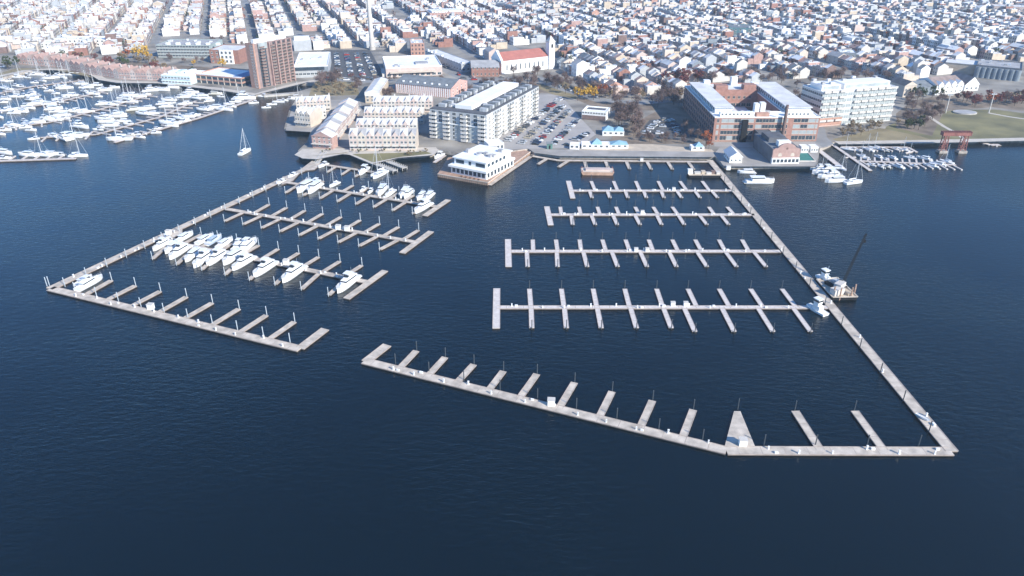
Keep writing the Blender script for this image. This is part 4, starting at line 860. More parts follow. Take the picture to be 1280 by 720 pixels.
# ------------------------------------------------------------------ cars
def car_proto(kind):
    r = thing('parked_car', 'car', 'car'); L, Wd = (4.5, 1.8) if kind == 'car' else (4.9, 1.95); hb = .95 if kind == 'car' else 1.1; ht = 1.42 if kind == 'car' else 1.75
    m = MB(); sec = [(-L/2, .35, hb*.85), (-L/2+.3, .22, hb), (L/2-1.3, .22, hb), (L/2-.15, .25, hb*.8), (L/2, .35, hb*.62)]
    for (x0, a0, t0), (x1, a1, t1) in zip(sec, sec[1:]):
        w0 = Wd/2*(.92 if x0 in (-L/2,) else 1); w1 = Wd/2*(.9 if x1 == L/2 else 1)
        m.add([(x0, -w0, a0), (x1, -w1, a1), (x1, w1, a1), (x0, w0, a0), (x0, -w0*.95, t0), (x1, -w1*.95, t1), (x1, w1*.95, t1), (x0, w0*.95, t0)], [(4, 5, 6, 7), (0, 1, 5, 4), (2, 3, 7, 6), (3, 2, 1, 0)])
    m.add([(-L/2, -Wd*.46, .35), (-L/2, Wd*.46, .35), (-L/2, Wd*.437, hb*.85), (-L/2, -Wd*.437, hb*.85)], [(3, 2, 1, 0)]); m.add([(L/2, -Wd*.45, .35), (L/2, Wd*.45, .35), (L/2, Wd*.43, hb*.62), (L/2, -Wd*.43, hb*.62)], [(0, 1, 2, 3)])
    b0, b1 = (-L/2+.5, L/2-1.35) if kind == 'car' else (-L/2+.15, L/2-1.4); t0, t1 = b0+(.55 if kind == 'car' else .25), b1-.75; ww = Wd*.46
    m.box(t0, t1, -ww*.84, ww*.84, ht-.06, ht); obj('body', m, 'car_paint', r)
    g = MB(); g.hexa([(b0, -ww, hb-.01), (b1, -ww, hb-.01), (b1, ww, hb-.01), (b0, ww, hb-.01)], [(t0, -ww*.84, ht-.061), (t1, -ww*.84, ht-.061), (t1, ww*.84, ht-.061), (t0, ww*.84, ht-.061)]); obj('window_glass', g, 'boat_glass', r)
    t = MB()
    for x in (-L*.3, L*.3):
        for y in (-Wd/2+.02, Wd/2-.22):
            n = 10; cs = [(math.cos(2*math.pi*i/n)*.32, math.sin(2*math.pi*i/n)*.32) for i in range(n)]
            w_ = MB(); w_.add([(x+c, y, .32+s_) for c, s_ in cs]+[(x+c, y+.2, .32+s_) for c, s_ in cs], [tuple(range(n)), tuple(range(2*n-1, n-1, -1))]+[((i+1) % n, i, n+i, n+(i+1) % n) for i in range(n)])
            obj('wheel', w_, 'tyre', r)
    return r
cars = [Placer(car_proto('car')), Placer(car_proto('suv'))]
CARC = [('white', (1, 1, 1)), ('white', (.95, .95, .97)), ('silver', (.62, .64, .66)), ('silver', (.5, .52, .54)), ('black', (.025, .025, .03)), ('dark grey', (.10, .11, .12)), ('dark grey', (.14, .14, .15)), ('black', (.03, .03, .035)), ('navy', (.03, .05, .12)), ('red', (.40, .04, .03)), ('beige', (.52, .46, .36))]
seen = {}
for c0, c1, n, nm, occ in lots:
    a, b = G(*c0), G(*c1); d = (b-a).normalized(); ang = math.atan2(d.y, d.x)+R(90)
    for i in range(n):
        if rnd.random() > occ: continue
        p = a.lerp(b, (i+.5)/n)+Vector((rnd.uniform(-.15, .15), rnd.uniform(-.3, .3), 0)); cn, cc = rnd.choice(CARC); k = rnd.random() < .4
        key = (nm, cn, k); seen[key] = seen.get(key, 0)+1; q = seen[key]
        lab = f'{ordw(q)+" " if q > 1 else ""}nearest {cn} {"SUV" if k else "saloon"} in the {nm}'
        c = cars[k].put((p.x, p.y, LZ+.03), ang+(math.pi if rnd.random() < .5 else 0)+rnd.uniform(-.03, .03), lab, 'cars in the parking lots', color=cc)
for c0, c1, n, nm, off in (((405, 98.5), (482, 101), 12, 'waterfront road behind the inlet park', 2.5), ((500, 101), (630, 98.5), 12, 'waterfront road left of the church', -2.5), ((672, 98), (745, 123.5), 12, 'road slanting below the church', 2.5), ((536, 70), (600, 106), 12, 'avenue beside the long warehouse', 3)):
    a, b = G(*c0), G(*c1); d = (b-a).normalized(); nn = Vector((-d.y, d.x, 0)); ang = math.atan2(d.y, d.x)
    for i in range(n):
        if rnd.random() < .35: continue
        p = a.lerp(b, (i+rnd.uniform(.2, .8))/n)+nn*off*rnd.choice((-1, 1)); cn, cc = rnd.choice(CARC); k = rnd.random() < .4
        key = (nm, cn, k); seen[key] = seen.get(key, 0)+1
        cars[k].put((p.x, p.y, LZ+.03), ang, f'{ordw(seen[key])+" " if seen[key] > 1 else ""}{cn} {"SUV" if k else "saloon"} from the left on the {nm}', 'cars on the roads', color=cc)
# ------------------------------------------------------------------ city grid
C0 = G(465, 62); AX = Vector((-.324, .946, 0)); BX = Vector((.946, .324, 0)); GA = math.atan2(.324, .946)
def W2(s, r): return C0+AX*s+BX*r
CITY = [(-400, 60), (0, 66), (40, 68), (140, 70), (165, 66), (195, 57), (262, 50), (300, 55), (365, 48), (392, 62), (470, 60), (512, 66), (533, 64), (560, 68), (590, 84), (622, 74), (700, 72), (702, 98), (740, 112), (764, 118), (790, 119), (850, 119), (858, 104), (985, 104), (1000, 98), (1120, 97), (1124, 108), (1146, 98), (1200, 92), (1216, 76), (1280, 76), (1700, 90), (1700, -125), (-400, -125)]
HOLES = [[(572, 72), (552, 62), (570, 56), (600, 80), (597, 93)], [(186, 46), (270, 42), (272, 74), (186, 76)], [(508, 48), (536, 46), (536, 72), (508, 72)], [(618, 62), (700, 50), (700, 95), (618, 95)], [(360, 40), (395, 40), (395, 68), (360, 68)], [(486, 24), (494, 24), (545, 66), (532, 66)], [(1196, 70), (1225, 68), (1225, 98), (1196, 98)]]
WALLS = ['brick', 'brick_pink', 'cream', 'offwhite', 'grey_wall', 'pale_pink', 'tan_wall', 'white_paint', 'brick_brown', 'brick_orange', 'blue_wall']
WNAME = ['red-brick', 'pink-brick', 'cream', 'off-white', 'grey', 'pinkish', 'tan', 'white', 'brown-brick', 'orange-brick', 'blue']
ROOFS = ['roof_white', 'roof_light', 'roof_grey', 'roof_dark', 'roof_brown', 'roof_pinkbrown', 'roof_slate']
RNAME = ['white', 'light grey', 'grey', 'dark', 'brown', 'red-brown', 'slate']
PAL = WALLS+ROOFS+['glass', 'offwhite']
BLK, BLOCK_L, PITCH, ROAD = 0, 104.0, 46.0, 10.0
streets = MB(); houses = []; yards = []; treespots = []
rc = random.Random(21)
for kb in range(-21, 34):
    rcen = kb*PITCH+12
    for js in range(-4, 16):
        s0 = js*(BLOCK_L+ROAD)-60; s1 = s0+BLOCK_L
        for side in (-1, 1):
            rr = rcen+side*(PITCH/2-ROAD/2-6.0)                # centre line of the row
            s = s0; n = 0
            if rc.random() < .05: continue
            while s < s1-4:
                wd = rc.choice((3.7, 4.0, 4.3, 4.8)) if rc.random() < .96 else rc.uniform(8, 16)
                p = W2(s+wd/2, rr); px, py = pix(p)
                pn = pix(W2(s+wd/2, rr+side*9))
                ok = -60 < px < 1340 and -8 < py < 124 and inpoly(px, py, CITY) and not any(inpoly(px, py, hq) for hq in HOLES)
                if ok and rc.random() > .035: houses.append((p.length, kb, js, side, s, wd, rr, px, py, n))
                s += wd+.03+(rc.uniform(2, 7) if rc.random() < .05 else 0); n += 1
        treespots += [(W2(rc.uniform(s0, s1), rcen+rc.uniform(-4, 4)), 'y') for _ in range(4)]
        treespots += [(W2(rc.uniform(s0, s1), rcen+PITCH/2+rc.choice((-4.6, 4.6))), 's') for _ in range(3)]
# streets as sheets over the ground
for kb in range(-22, 35):
    r0 = kb*PITCH+12+PITCH/2; a, b = W2(-60, r0), W2(1500, r0)
    pts = [a.lerp(b, t/60) for t in range(61)]
    run = [p for p in pts if inpoly(*pix(p), CITY) or pix(p)[1] < 0]
    if len(run) > 1: m_ = run[0], run[-1]; d = (m_[1]-m_[0]).normalized(); n_ = Vector((-d.y, d.x, 0))*4.2; streets.add([m_[0]-n_, m_[1]-n_, m_[1]+n_, m_[0]+n_], [(3, 2, 1, 0)][::1] if 0 else [(0, 1, 2, 3)])
streets.v = [(x, y, LZ+.020) for x, y, z in streets.v]
struct('streets', streets, 'road')
cross = MB()
for js in range(-3, 14):
    s_ = js*(BLOCK_L+ROAD)-60-ROAD/2; pts = [W2(s_, r_) for r_ in range(-1000, 1500, 20)]; run = [p for p in pts if inpoly(*pix(p), CITY)]
    if len(run) > 1:
        a, b = run[0], run[-1]; n_ = AX*5.5; cross.add([a-n_, b-n_, b+n_, a+n_], [(0, 1, 2, 3)])
cross.v = [(x, y, LZ+.026) for x, y, z in cross.v]
struct('cross_streets', cross, 'road')
# individual houses: the 300 nearest; the rest of the city as one object
houses.sort(key=lambda h: h[0])
def house_geo(wall, roof, ell, wd, h, D, gab, wi, ri, lo):
    # lo: detail; local frame x along the row, y from the street face back into the yard
    wall.box(0, wd, 0, D, -.4, h, wi)
    if gab:
        roof.gable(0, wd, 0, D, h+.004, h+2.6, ri, wi, .0)
    else:
        roof.box(.18, wd-.18, .25, D-.1, h+.003, h+.12, ri); roof.box(-.0, wd, -.22, .24, h+.003, h+.55, wi)
    if ell: ell.box(wd*.08, wd*.62, D+.02, D+5.5, -.4, h*.66, wi); ell.box(wd*.05, wd*.65, D+.02, D+5.6, h*.66+.003, h*.66+.15, ri)
far = MB(); cache = {}
blocks_seen = {}
def hcol(px, py):
    gab = (600 < px and py > 66 and rc.random() < .6) or rc.random() < .05
    t = rc.random()
    if px < 640: wi = rc.choices(range(11), (7, 8, 10, 18, 10, 10, 7, 22, 3, 2, 1))[0]; ri = rc.choices(range(7), (44, 28, 10, 5, 3, 4, 2))[0]
    else: wi = rc.choices(range(11), (10, 7, 12, 17, 14, 8, 10, 16, 8, 2, 3))[0]; ri = rc.choices(range(7), (34, 26, 16, 9, 6, 3, 5))[0]
    if gab: ri = rc.choice((2, 1, 4, 2, 1, 0, 6, 5))
    return gab, wi, ri
rank = {}
NEAR = 300
near = houses[:NEAR]
rows = {}
for hq in near: rows.setdefault((hq[1], hq[2], hq[3]), []).append(hq)
rowid = {k: i+1 for i, k in enumerate(sorted(rows, key=lambda k: min(h[7] for h in rows[k])))}
def landmark(px):
    for lim, nm in ((150, 'above the curved shore row'), (330, 'behind the long grey-green building'), (500, 'behind the chimney car park'), (620, 'between supermarket and church'), (760, 'right of the church'), (870, 'behind the small dark parking lot'), (1010, 'behind the brick factory'), (1130, 'behind the modern white flats'), (1300, 'behind the long lodge')):
        if px < lim: return nm
    return 'at the right edge'
used_lab = set(); rowlm = {}; byl = {}
for k, v in rows.items():
    mx_ = sum(q[7] for q in v)/len(v); rowlm[k] = landmark(mx_); byl.setdefault(rowlm[k], []).append((mx_, k))
for v in byl.values():
    for n_i, (_, k) in enumerate(sorted(v)): rowid[k] = n_i+1
for i, (dist, kb, js, side, s, wd, rr, px, py, n) in enumerate(houses):
    gab, wi, ri = hcol(px, py); h = rc.choice((5.4, 5.9, 6.3, 6.8, 7.8)) if rc.random() < .95 else rc.uniform(9, 12); D = rc.uniform(8.5, 11)
    # street face at r = rr + side*7
    o = W2(s, rr+side*5.5); rz = GA+math.pi/2
    # local x along AX, local y toward -side*BX
    if i < NEAR:
        rows_k = rows[(kb, js, side)]; pos = sum(1 for q in rows_k if q[4] < s)+1
        nm = 'gabled_rowhouse' if gab else 'rowhouse'
        r = thing(nm, f'{WNAME[wi]} rowhouse, {ordw(pos)} up the {ordw(rowid[(kb, js, side)])} row from the left {rowlm[(kb, js, side)]}', 'house', (0, 0, 0), 0, 'rowhouses of the town behind the harbour')
        mx = MB(); rf = MB(); el = MB(); house_geo(mx, rf, el, wd, h, D, gab, 0, 0, 0)
        for mm in (mx, rf, el):
            if side > 0: pass                                   # with x along the street, y already points towards -BX
            else: mm.v = [(x, -y, z) for x, y, z in mm.v]; mm.f = [f[::-1] for f in mm.f]
        r.location = (o.x, o.y, LZ); r.rotation_euler = (0, 0, rz)
        if gab: rf.m = [0 if k in (0, 1, 4) else 1 for k in range(len(rf.f))]
        obj('wall', mx, WALLS[wi], r); obj('roof', rf, [ROOFS[ri], WALLS[wi]], r)
        if rc.random() < .75: obj('rear_wing', el, [WALLS[wi], ROOFS[ri]], r)
        m = MB(); m.box(wd*.5, wd*.5+.7, D*.5*(1 if side > 0 else -1)-.3, D*.5*(1 if side > 0 else -1)+.3, h+.13, h+(2.9 if gab else 1.5)); obj('chimney', m, rc.choice(['brick', 'offwhite']), r)
        me = win_mesh(1.0, 1.5)
        for k in range(2):
            for q in (.28, .72): link('window', me, r, (wd*q, -.004 if side > 0 else .004, 1.2+k*3), 0 if side > 0 else math.pi)
    else:
        def T(x, y): return o+AX*x-BX*(y*side)
        m = far
        def bx(x0, x1, y0, y1, z0, z1, mi):
            q = [T(x0, y0), T(x1, y0), T(x1, y1), T(x0, y1)]
            if side < 0: q = q[::-1]
            m.hexa([(p.x, p.y, LZ+z0) for p in q], [(p.x, p.y, LZ+z1) for p in q], mi, False)
        bx(0, wd, 0, D, 0, h, wi)
        if gab:
            q = [T(-.1, -.2), T(wd+.1, -.2), T(wd+.1, D+.2), T(-.1, D+.2), T(-.1, D/2), T(wd+.1, D/2)]; zz = [h+.01]*4+[h+2.6]*2
            vs = [(p.x, p.y, LZ+z) for p, z in zip(q, zz)]; m.add(vs, [(0, 1, 5, 4), (2, 3, 4, 5)], 11+ri); m.add(vs, [(1, 2, 5), (3, 0, 4)], wi)
        else:
            bx(.18, wd-.18, .25, D-.1, h+.003, h+.12, 11+ri); bx(0, wd, -.22, .24, h+.003, h+.55, wi)
        if rc.random() < .7: bx(wd*.08, wd*.62, D+.02, D+5.5, 0, h*.66, wi); bx(wd*.05, wd*.65, D+.02, D+5.6, h*.66+.003, h*.66+.15, 11+ri)
        if rc.random() < .6: a0 = rc.uniform(2, D-3); bx(wd*.55, wd*.72, a0, a0+rc.uniform(.5, 2.2), h+.125, h+rc.uniform(.8, 2.2), rc.choice((0, 3, 4, 18)))
        if rc.random() < .25: a0 = rc.uniform(2, D-5); bx(wd*.1, wd*.9, a0, a0+3, h+.125, h+2.6, rc.choice((3, 4, 7)))
        for k in range(2):
            for q in (.28, .72): bx(wd*q-.45, wd*q+.45, -.03, -.003, 1.3+k*3, 2.8+k*3, 18)
        # end-wall windows towards the harbour
tag(obj('distant_rowhouses', far, PAL), 'dense mass of pale-roofed rowhouses filling the far town up to the top', 'houses', kind='stuff')
# a few larger far blocks
for (A, B, topy, dp, wall, roof, lab) in [((538, 27), (582, 25), 17, 26, 'brick_pink', 'roof_light', 'long pink-brick building with a row of pale roof bays in the far town'), ((620, 12), (640, 16), 4, 40, 'grey_wall', 'roof_slate', 'long dark blue-roofed building in the far town right of the pink-brick one'),
        ((788, 72), (812, 72), 64, 20, 'brick_orange', 'roof_pinkbrown', 'orange-brick block in the town above the bare trees'), ((1105, 8), (1128, 9), -8, 30, 'blue_wall', 'roof_grey', 'tall shaded dark blue block at the top right'), ((910, 48), (938, 49), 35, 26, mat('teal_wall', (.10, .20, .22), .8), 'roof_slate', 'teal-grey block in the far town behind the brick factory'),
        ((742, 57), (768, 57), 48, 18, 'offwhite', 'roof_white', 'plain white block in the town right of the church'), ((1047, 78), (1068, 79), 66, 16, 'blue_wall', 'roof_white', 'blue-sided block behind the modern white flats'), ((980, 20), (1000, 21), 12, 24, 'brick_brown', 'roof_grey', 'dark brown block in the far town, upper right'),
        ((75, 58), (132, 58), 50, 18, 'white_paint', 'roof_white', 'long bright white terrace block behind the curved shore row'), ((20, 60), (62, 61), 54, 18, 'white_paint', 'roof_white', 'low bright white block behind the far left houses'), ((1290, 20), (1240, 18), 8, 20, 'pale_pink', 'roof_light', 'pale pink block in the far town at the right edge')]:
    if A[0] > B[0]: A, B = B, A
    b = Bld('town_block', lab, 'building', A, B, topy=topy, depth=dp); b.body(wall, roof, par=.6); nfl = max(2, int(b.h/3.3)); b.wins('f', nfl, int(b.L/4), 1.7, 1.7, 1, b.h/nfl, cap=60); b.units(4); b.done()
    if 'roof bays' in lab:
        for k in range(9): m = MB(); x = 3+k*(b.L-6)/9; m.box(x, x+3.2, 3, b.D-3, b.h+.16, b.h+2); b.part('roof_bay', m, 'roof_white')
#@@
patch('open_ground', [(612, 110), (668, 104), (706, 106), (745, 128), (850, 128), (856, 138), (800, 138), (768, 136), (738, 132), (700, 116), (676, 116), (640, 138)], 'mulch', .005)
patch('back_strip', [(20, 78), (30, 70), (140, 74), (200, 80), (262, 84), (262, 88), (200, 92), (120, 84)], 'mulch', .005)
# ------------------------------------------------------------------ trees
def crown_mesh(seed, kind, h=9.0, n=16, per=26, lq=.42):
    q = random.Random(seed); m = MB(); cl = []
    rx = h*.36
    for i in range(n):
        while True:
            v = Vector((q.uniform(-1, 1), q.uniform(-1, 1), q.uniform(-1, 1)))
            if .25 < v.length < 1: break
        cl.append(Vector((v.x*rx, v.y*rx, h*.64+v.z*h*.30)))
    for c in cl:
        r = q.uniform(.7, 1.35)*h/9
        for k in range(per):
            d = Vector((q.gauss(0, 1), q.gauss(0, 1), q.gauss(0, 1))).normalized()*r*q.random()**.5; p = c+d
            if kind == 'bare':
                e = (d.normalized()+Vector((q.uniform(-.6, .6), q.uniform(-.6, .6), q.uniform(.1, .8)))).normalized()*q.uniform(.6, 1.3); s_ = e.cross(Vector((q.random(), q.random(), q.random()))).normalized()*.12
                m.add([p-s_, p+s_, p+e], [(0, 1, 2)])
            else:
                a = Vector((q.gauss(0, 1), q.gauss(0, 1), q.gauss(0, 1))).normalized(); b_ = a.orthogonal().normalized(); c_ = a.cross(b_); s_ = lq*q.uniform(.6, 1.3)
                m.add([p-b_*s_, p-c_*s_*.7, p+b_*s_, p+c_*s_*.7], [(0, 1, 2, 3)])
    return m, cl
def tree_proto(name, lab, seed, leaf, kind, h=9.0):
    r = thing(name, lab, 'tree'); m, cl = crown_mesh(seed, kind, h, per=44 if kind == 'bare' else 26); obj('crown', m, leaf, r)
    t = MB(); t.tube((0, 0, -.3), (0, 0, h*.38), .24, 7, 0, .16); f = Vector((0, 0, h*.38))
    for c in cl[:8]: t.tube((0, 0, h*.34), c, .10, 4, 0, .03)
    obj('trunk', t, 'bark', r); return Placer(r)
TP = {}
for k, (nm, leaf, kind) in {'bare': ('bare_tree', 'leaf_bare', 'bare'), 'tan': ('tan_tree', 'leaf_tan', 'leaf'), 'green': ('evergreen_tree', 'leaf_green', 'leaf'), 'gold': ('gold_tree', 'leaf_gold', 'leaf'), 'rust': ('rust_tree', 'leaf_rust', 'leaf'), 'maroon': ('maroon_tree', 'leaf_maroon', 'leaf')}.items():
    TP[k] = (nm, leaf, kind, [])
def tree(k, x, y, lab, grp, sc=1.0, px=True):
    nm, leaf, kind, lst = TP[k]; p = G(x, y)
    if len(lst) < 3: lst.append(tree_proto(nm, lab, 100+len(lst)*7+len(k), leaf, kind)); pl = lst[-1]
    else: pl = rnd.choice(lst)
    pl.put((p.x, p.y, LZ), rnd.uniform(0, 6.28), lab, grp, sc=sc)
def grove(k, poly, n, lab, grp, sc=(.7, 1.2)):
    xs = [a for a, b in poly]; ys = [b for a, b in poly]; c = 0; guard = 0
    while c < n and guard < n*60:
        guard += 1; x = rnd.uniform(min(xs), max(xs)); y = rnd.uniform(min(ys), max(ys))
        if inpoly(x, y, poly): tree(k if isinstance(k, str) else rnd.choice(k), x, y, lab, grp, rnd.uniform(*sc)); c += 1
grove('bare', [(768, 142), (790, 137), (808, 150), (800, 168), (786, 173), (770, 158)], 24, 'bare purplish tree between the white office and the small dark parking lot', 'bare trees beside the small dark lot')
grove('bare', [(800, 178), (795, 172), (860, 174), (866, 181)], 13, 'bare tree in the line between the small dark lot and the promenade', 'bare trees on the promenade', (.4, .6))
grove('maroon', [(826, 112), (838, 98), (884, 96), (890, 104), (850, 116)], 9, 'dark maroon tree at the back of the brick factory', 'maroon trees behind the factory', (.9, 1.4))
grove('bare', [(810, 128), (850, 120), (858, 130), (820, 136)], 8, 'bare tree in the narrow strip at the far end of the small dark lot', 'bare trees behind the small dark lot')
grove('bare', [(855, 168), (850, 150), (862, 160), (882, 182), (872, 184)], 6, 'bare tree in the shade along the left wall of the brick factory', 'bare trees along the factory wall', (.6, .9))
tree('rust', 883, 182, 'bright rust-orange tree at the front left corner of the brick factory', None, 1.0)
tree('rust', 886, 186, 'smaller rust-orange tree in front of the one at the factory corner', None, .6)
for x, y, s in ((722, 126, 1.1), (731, 125, .95), (742, 125, 1.15), (736, 121, .9)): tree('gold', x, y, 'bright golden tree in the clump behind the white two-storey office', 'golden trees behind the white office', s)
tree('tan', 707, 117, 'greenish tan tree left of the golden clump', None, 1.0)
for x, y in ((750, 118), (757, 119)): tree('rust', x, y, 'reddish tree right of the golden clump', 'reddish trees right of the golden clump', .9)
grove('bare', [(636, 96), (672, 92), (700, 106), (690, 112), (640, 104)], 12, 'bare tree on the ground in front of the white church', 'bare trees in front of the church', (.6, 1.0))
grove('bare', [(700, 106), (715, 104), (765, 124), (750, 126)], 8, 'bare tree along the road right of the church lawn', 'bare trees along the road', (.6, .9))
grove('tan', [(390, 119), (392, 110), (410, 105), (446, 103), (447, 119)], 22, 'low tan bush on the little inlet park behind the pier terraces', 'tan bushes of the inlet park', (.35, .6))
grove('bare', [(395, 112), (400, 99), (422, 98), (432, 106)], 7, 'tall bare tree rising from the tan bushes of the inlet park', 'bare trees of the inlet park', (.9, 1.35))
grove('bare', [(438, 106), (452, 104), (454, 122), (446, 124)], 4, 'bare tree left of the tall narrow house', 'bare trees near the narrow house', (.6, .9))
grove('bare', [(478, 112), (492, 110), (492, 124), (478, 126)], 5, 'bare tree between the tall narrow house and the striped warehouse', 'bare trees near the striped warehouse', (.6, .9))
grove('bare', [(576, 118), (600, 106), (640, 103), (610, 108), (584, 122)], 7, 'bare tree along the road behind the big apartment block', 'bare trees behind the apartment block', (.5, .8))
grove('maroon', [(40, 74), (60, 68), (150, 78), (200, 86), (198, 90), (140, 84)], 12, 'dark maroon tree behind the curved shore row', 'dark trees behind the shore row', (.6, .95))
grove('green', [(55, 70), (130, 74), (200, 84), (198, 88), (130, 80)], 9, 'dark green tree behind the curved shore row', 'green trees behind the shore row', (.6, .9))
grove('tan', [(138, 76), (152, 72), (220, 84), (226, 92), (200, 90)], 9, 'brownish tree at the bend behind the shore row', 'brownish trees behind the shore row', (.6, .95))
for x, y, s in ((172, 74, 1.3), (180, 75, 1.5), (186, 77, 1.1)): tree('gold', x, y, 'large golden tree in the clump in front of the long grey-green building', 'golden trees at the long grey-green building', s)
tree('gold', 279, 86, 'golden tree in front of the white-fronted school building', None, 1.0); tree('gold', 243, 82, 'small orange-gold tree in front of the long grey-green building, right part', None, .6)
tree('rust', 160, 74, 'reddish pink tree just left of the big golden clump', None, 1.2)
grove('green', [(226, 90), (243, 92), (243, 98), (228, 98)], 5, 'small dark green tree behind the pale blue office', 'green trees behind the pale blue office', (.4, .7))
grove(['green'], [(2, 84), (20, 78), (24, 84), (10, 90)], 5, 'dark green tree at the far left end of the shore row', 'green trees at the far left', (.7, 1.1))
grove('bare', [(1122, 150), (1132, 128), (1180, 122), (1188, 138), (1160, 160), (1140, 158)], 26, 'bare brown tree on the slope between the modern flats and the park lawn', 'bare trees on the park slope', (.55, .9))
grove('maroon', [(1188, 134), (1190, 124), (1280, 124), (1282, 134), (1240, 134)], 22, 'dark maroon tree in the belt behind the park lawn', 'maroon trees behind the park lawn', (.6, .95))
grove('green', [(1136, 120), (1146, 110), (1150, 124), (1180, 124), (1180, 118), (1130, 127)], 8, 'dark evergreen beside the long white lodge', 'evergreens beside the lodge', (.7, 1.0))
grove('green', [(1130, 162), (1142, 150), (1154, 158), (1150, 164)], 6, 'dark green tree on the left edge of the park lawn', 'green trees on the lawn edge', (.5, .85))
grove('tan', [(1040, 172), (1050, 160), (1130, 152), (1150, 162), (1090, 168)], 18, 'greyish tan tree between the modern flats and the shore path', 'tan trees before the modern flats', (.35, .65))
tree('rust', 1237, 131, 'single orange-brown tree in the belt behind the park lawn', None, 1.0)
grove('bare', [(1282, 134), (1250, 130), (1260, 122), (1290, 122)], 5, 'bare tree at the right edge behind the park lawn', 'bare trees at the right edge', (.7, 1.0))
grove('tan', [(503, 194), (536, 188), (543, 192), (520, 196)], 7, 'low shrub on the small green at the right end of the lawn promenade', 'shrubs of the lawn promenade', (.18, .3))
grove('green', [(398, 189), (432, 188), (520, 190), (520, 192), (400, 192)], 14, 'low green shrub at the foot of the front townhouses', 'shrubs at the front townhouses', (.14, .24))
grove('bare', [(600, 112), (640, 106), (700, 100), (760, 118), (800, 124), (850, 122), (850, 134), (770, 134), (740, 120), (700, 114)], 46, 'bare grey-brown tree on the open ground between church, white office and factory', 'bare trees on the open ground', (.6, 1.1))
grove('bare', [(855, 104), (900, 96), (985, 96), (1000, 92), (1010, 100), (985, 110), (975, 106)], 22, 'bare tree in the belt directly behind the brick factory', 'bare trees behind the factory', (.7, 1.1))
grove('bare', [(1010, 100), (1120, 92), (1125, 100), (1020, 104)], 16, 'bare tree in the belt directly behind the modern flats', 'bare trees behind the flats', (.7, 1.0))
grove('bare', [(300, 62), (310, 52), (262, 50), (200, 60), (196, 84), (240, 86)], 16, 'bare tree around the long grey-green building', 'bare trees around the long building', (.5, .9))
grove('bare', [(405, 99), (480, 101), (560, 100), (560, 103), (405, 102)], 14, 'bare street tree along the waterfront road behind the striped warehouse', 'bare street trees of the waterfront road', (.4, .7))
grove('bare', [(985, 112), (1000, 104), (1015, 104), (1012, 150), (1005, 140)], 10, 'bare tree in the gap between brick factory and modern flats', 'bare trees between factory and flats', (.5, .8))
grove(['bare', 'tan'], [(700, 98), (735, 110), (765, 120), (850, 120), (850, 126), (760, 126)], 16, 'small bare or tan tree at the foot of the rowhouses right of the church', 'trees at the foot of the rowhouses', (.5, .9))
# city trees as one mass
q_ = random.Random(5); ct = MB()
def far_tree(p, s, kind):
    for k in range(34):
        d = Vector((q_.gauss(0, 1), q_.gauss(0, 1), q_.gauss(0, 1))).normalized()*q_.random()**.4; c = p+Vector((d.x*2.6, d.y*2.6, 4.6+d.z*2.6))*s
        a = Vector((q_.gauss(0, 1), q_.gauss(0, 1), q_.gauss(0, 1))).normalized(); b_ = a.orthogonal().normalized()*s*.62; c_ = a.cross(b_)
        ct.add([c-b_, c-c_, c+b_, c+c_], [(0, 1, 2, 3)], kind)
    ct.tube(p, p+Vector((0, 0, 4*s)), .2*s, 4, 3)
nt_ = 0
for p, kd in treespots:
    x, y = pix(p)
    if -20 < x < 1300 and -6 < y < 122 and inpoly(x, y, CITY) and not any(inpoly(x, y, hq) for hq in HOLES) and q_.random() < (.85 if x > 600 else .4):
        far_tree(Vector((p.x, p.y, LZ)), q_.uniform(.7, 1.25), q_.choices((0, 1, 2, 4), (8, 3, 3, 1))[0]); nt_ += 1
tag(obj('town_trees', ct, ['leaf_bare', 'leaf_green', 'leaf_maroon', 'bark', 'leaf_rust']), 'mostly bare street and yard trees scattered among the far rowhouses', 'trees', kind='stuff')
# ------------------------------------------------------------------ boats
def loft(st, close_top=True, nseg=5):
    # st: list of (x, half beam, sheer z, keel z)
    m = MB(); rings = []
    for x, hb, zs, zk in st:
        rings.append([(x, -hb, zs), (x, -hb*.96, (zs+zk)*.5), (x, -hb*.72, zk+.12), (x, 0, zk), (x, hb*.72, zk+.12), (x, hb*.96, (zs+zk)*.5), (x, hb, zs)])
    for r0, r1 in zip(rings, rings[1:]):
        o = len(m.v); m.v += r0+r1; n = 7
        m.f += [(o+i, o+n+i, o+n+i+1, o+i+1) for i in range(6)]; m.m += [0]*6
    o = len(m.v); m.v += rings[0]; m.f.append(tuple(range(o, o+7))); m.m.append(0)
    return m, rings
def hull(L, B, f0, f1, tip=.04):
    st = []
    for i in range(9):
        t = i/8; hb = B/2*(0.90+.10*math.sin(t*2.4)) if t < .5 else B/2*math.sqrt(max(tip**2, 1-((t-.5)/.5)**2.2)); st.append((-L/2+L*t, max(hb, B*tip), f0+(f1-f0)*t**1.8, -.35+(t > .85)*(t-.85)*2.2))
    m, rg = loft(st)
    d = MB()
    for r0, r1 in zip(rg, rg[1:]): z = -.08; d.add([(r0[0][0], r0[0][1]*.94, r0[0][2]+z), (r1[0][0], r1[0][1]*.94, r1[0][2]+z), (r1[6][0], r1[6][1]*.94, r1[6][2]+z), (r0[6][0], r0[6][1]*.94, r0[6][2]+z)], [(0, 1, 2, 3)])
    return m, d
def taper(m, x0, x1, w0, w1, z0, z1, sl0, sl1, ins, mi=0):
    m.hexa([(x0, -w0, z0), (x1, -w1, z0), (x1, w1, z0), (x0, w0, z0)], [(x0+sl0, -w0+ins, z1), (x1-sl1, -w1+ins, z1), (x1-sl1, w1-ins, z1), (x0+sl0, w0-ins, z1)], mi)
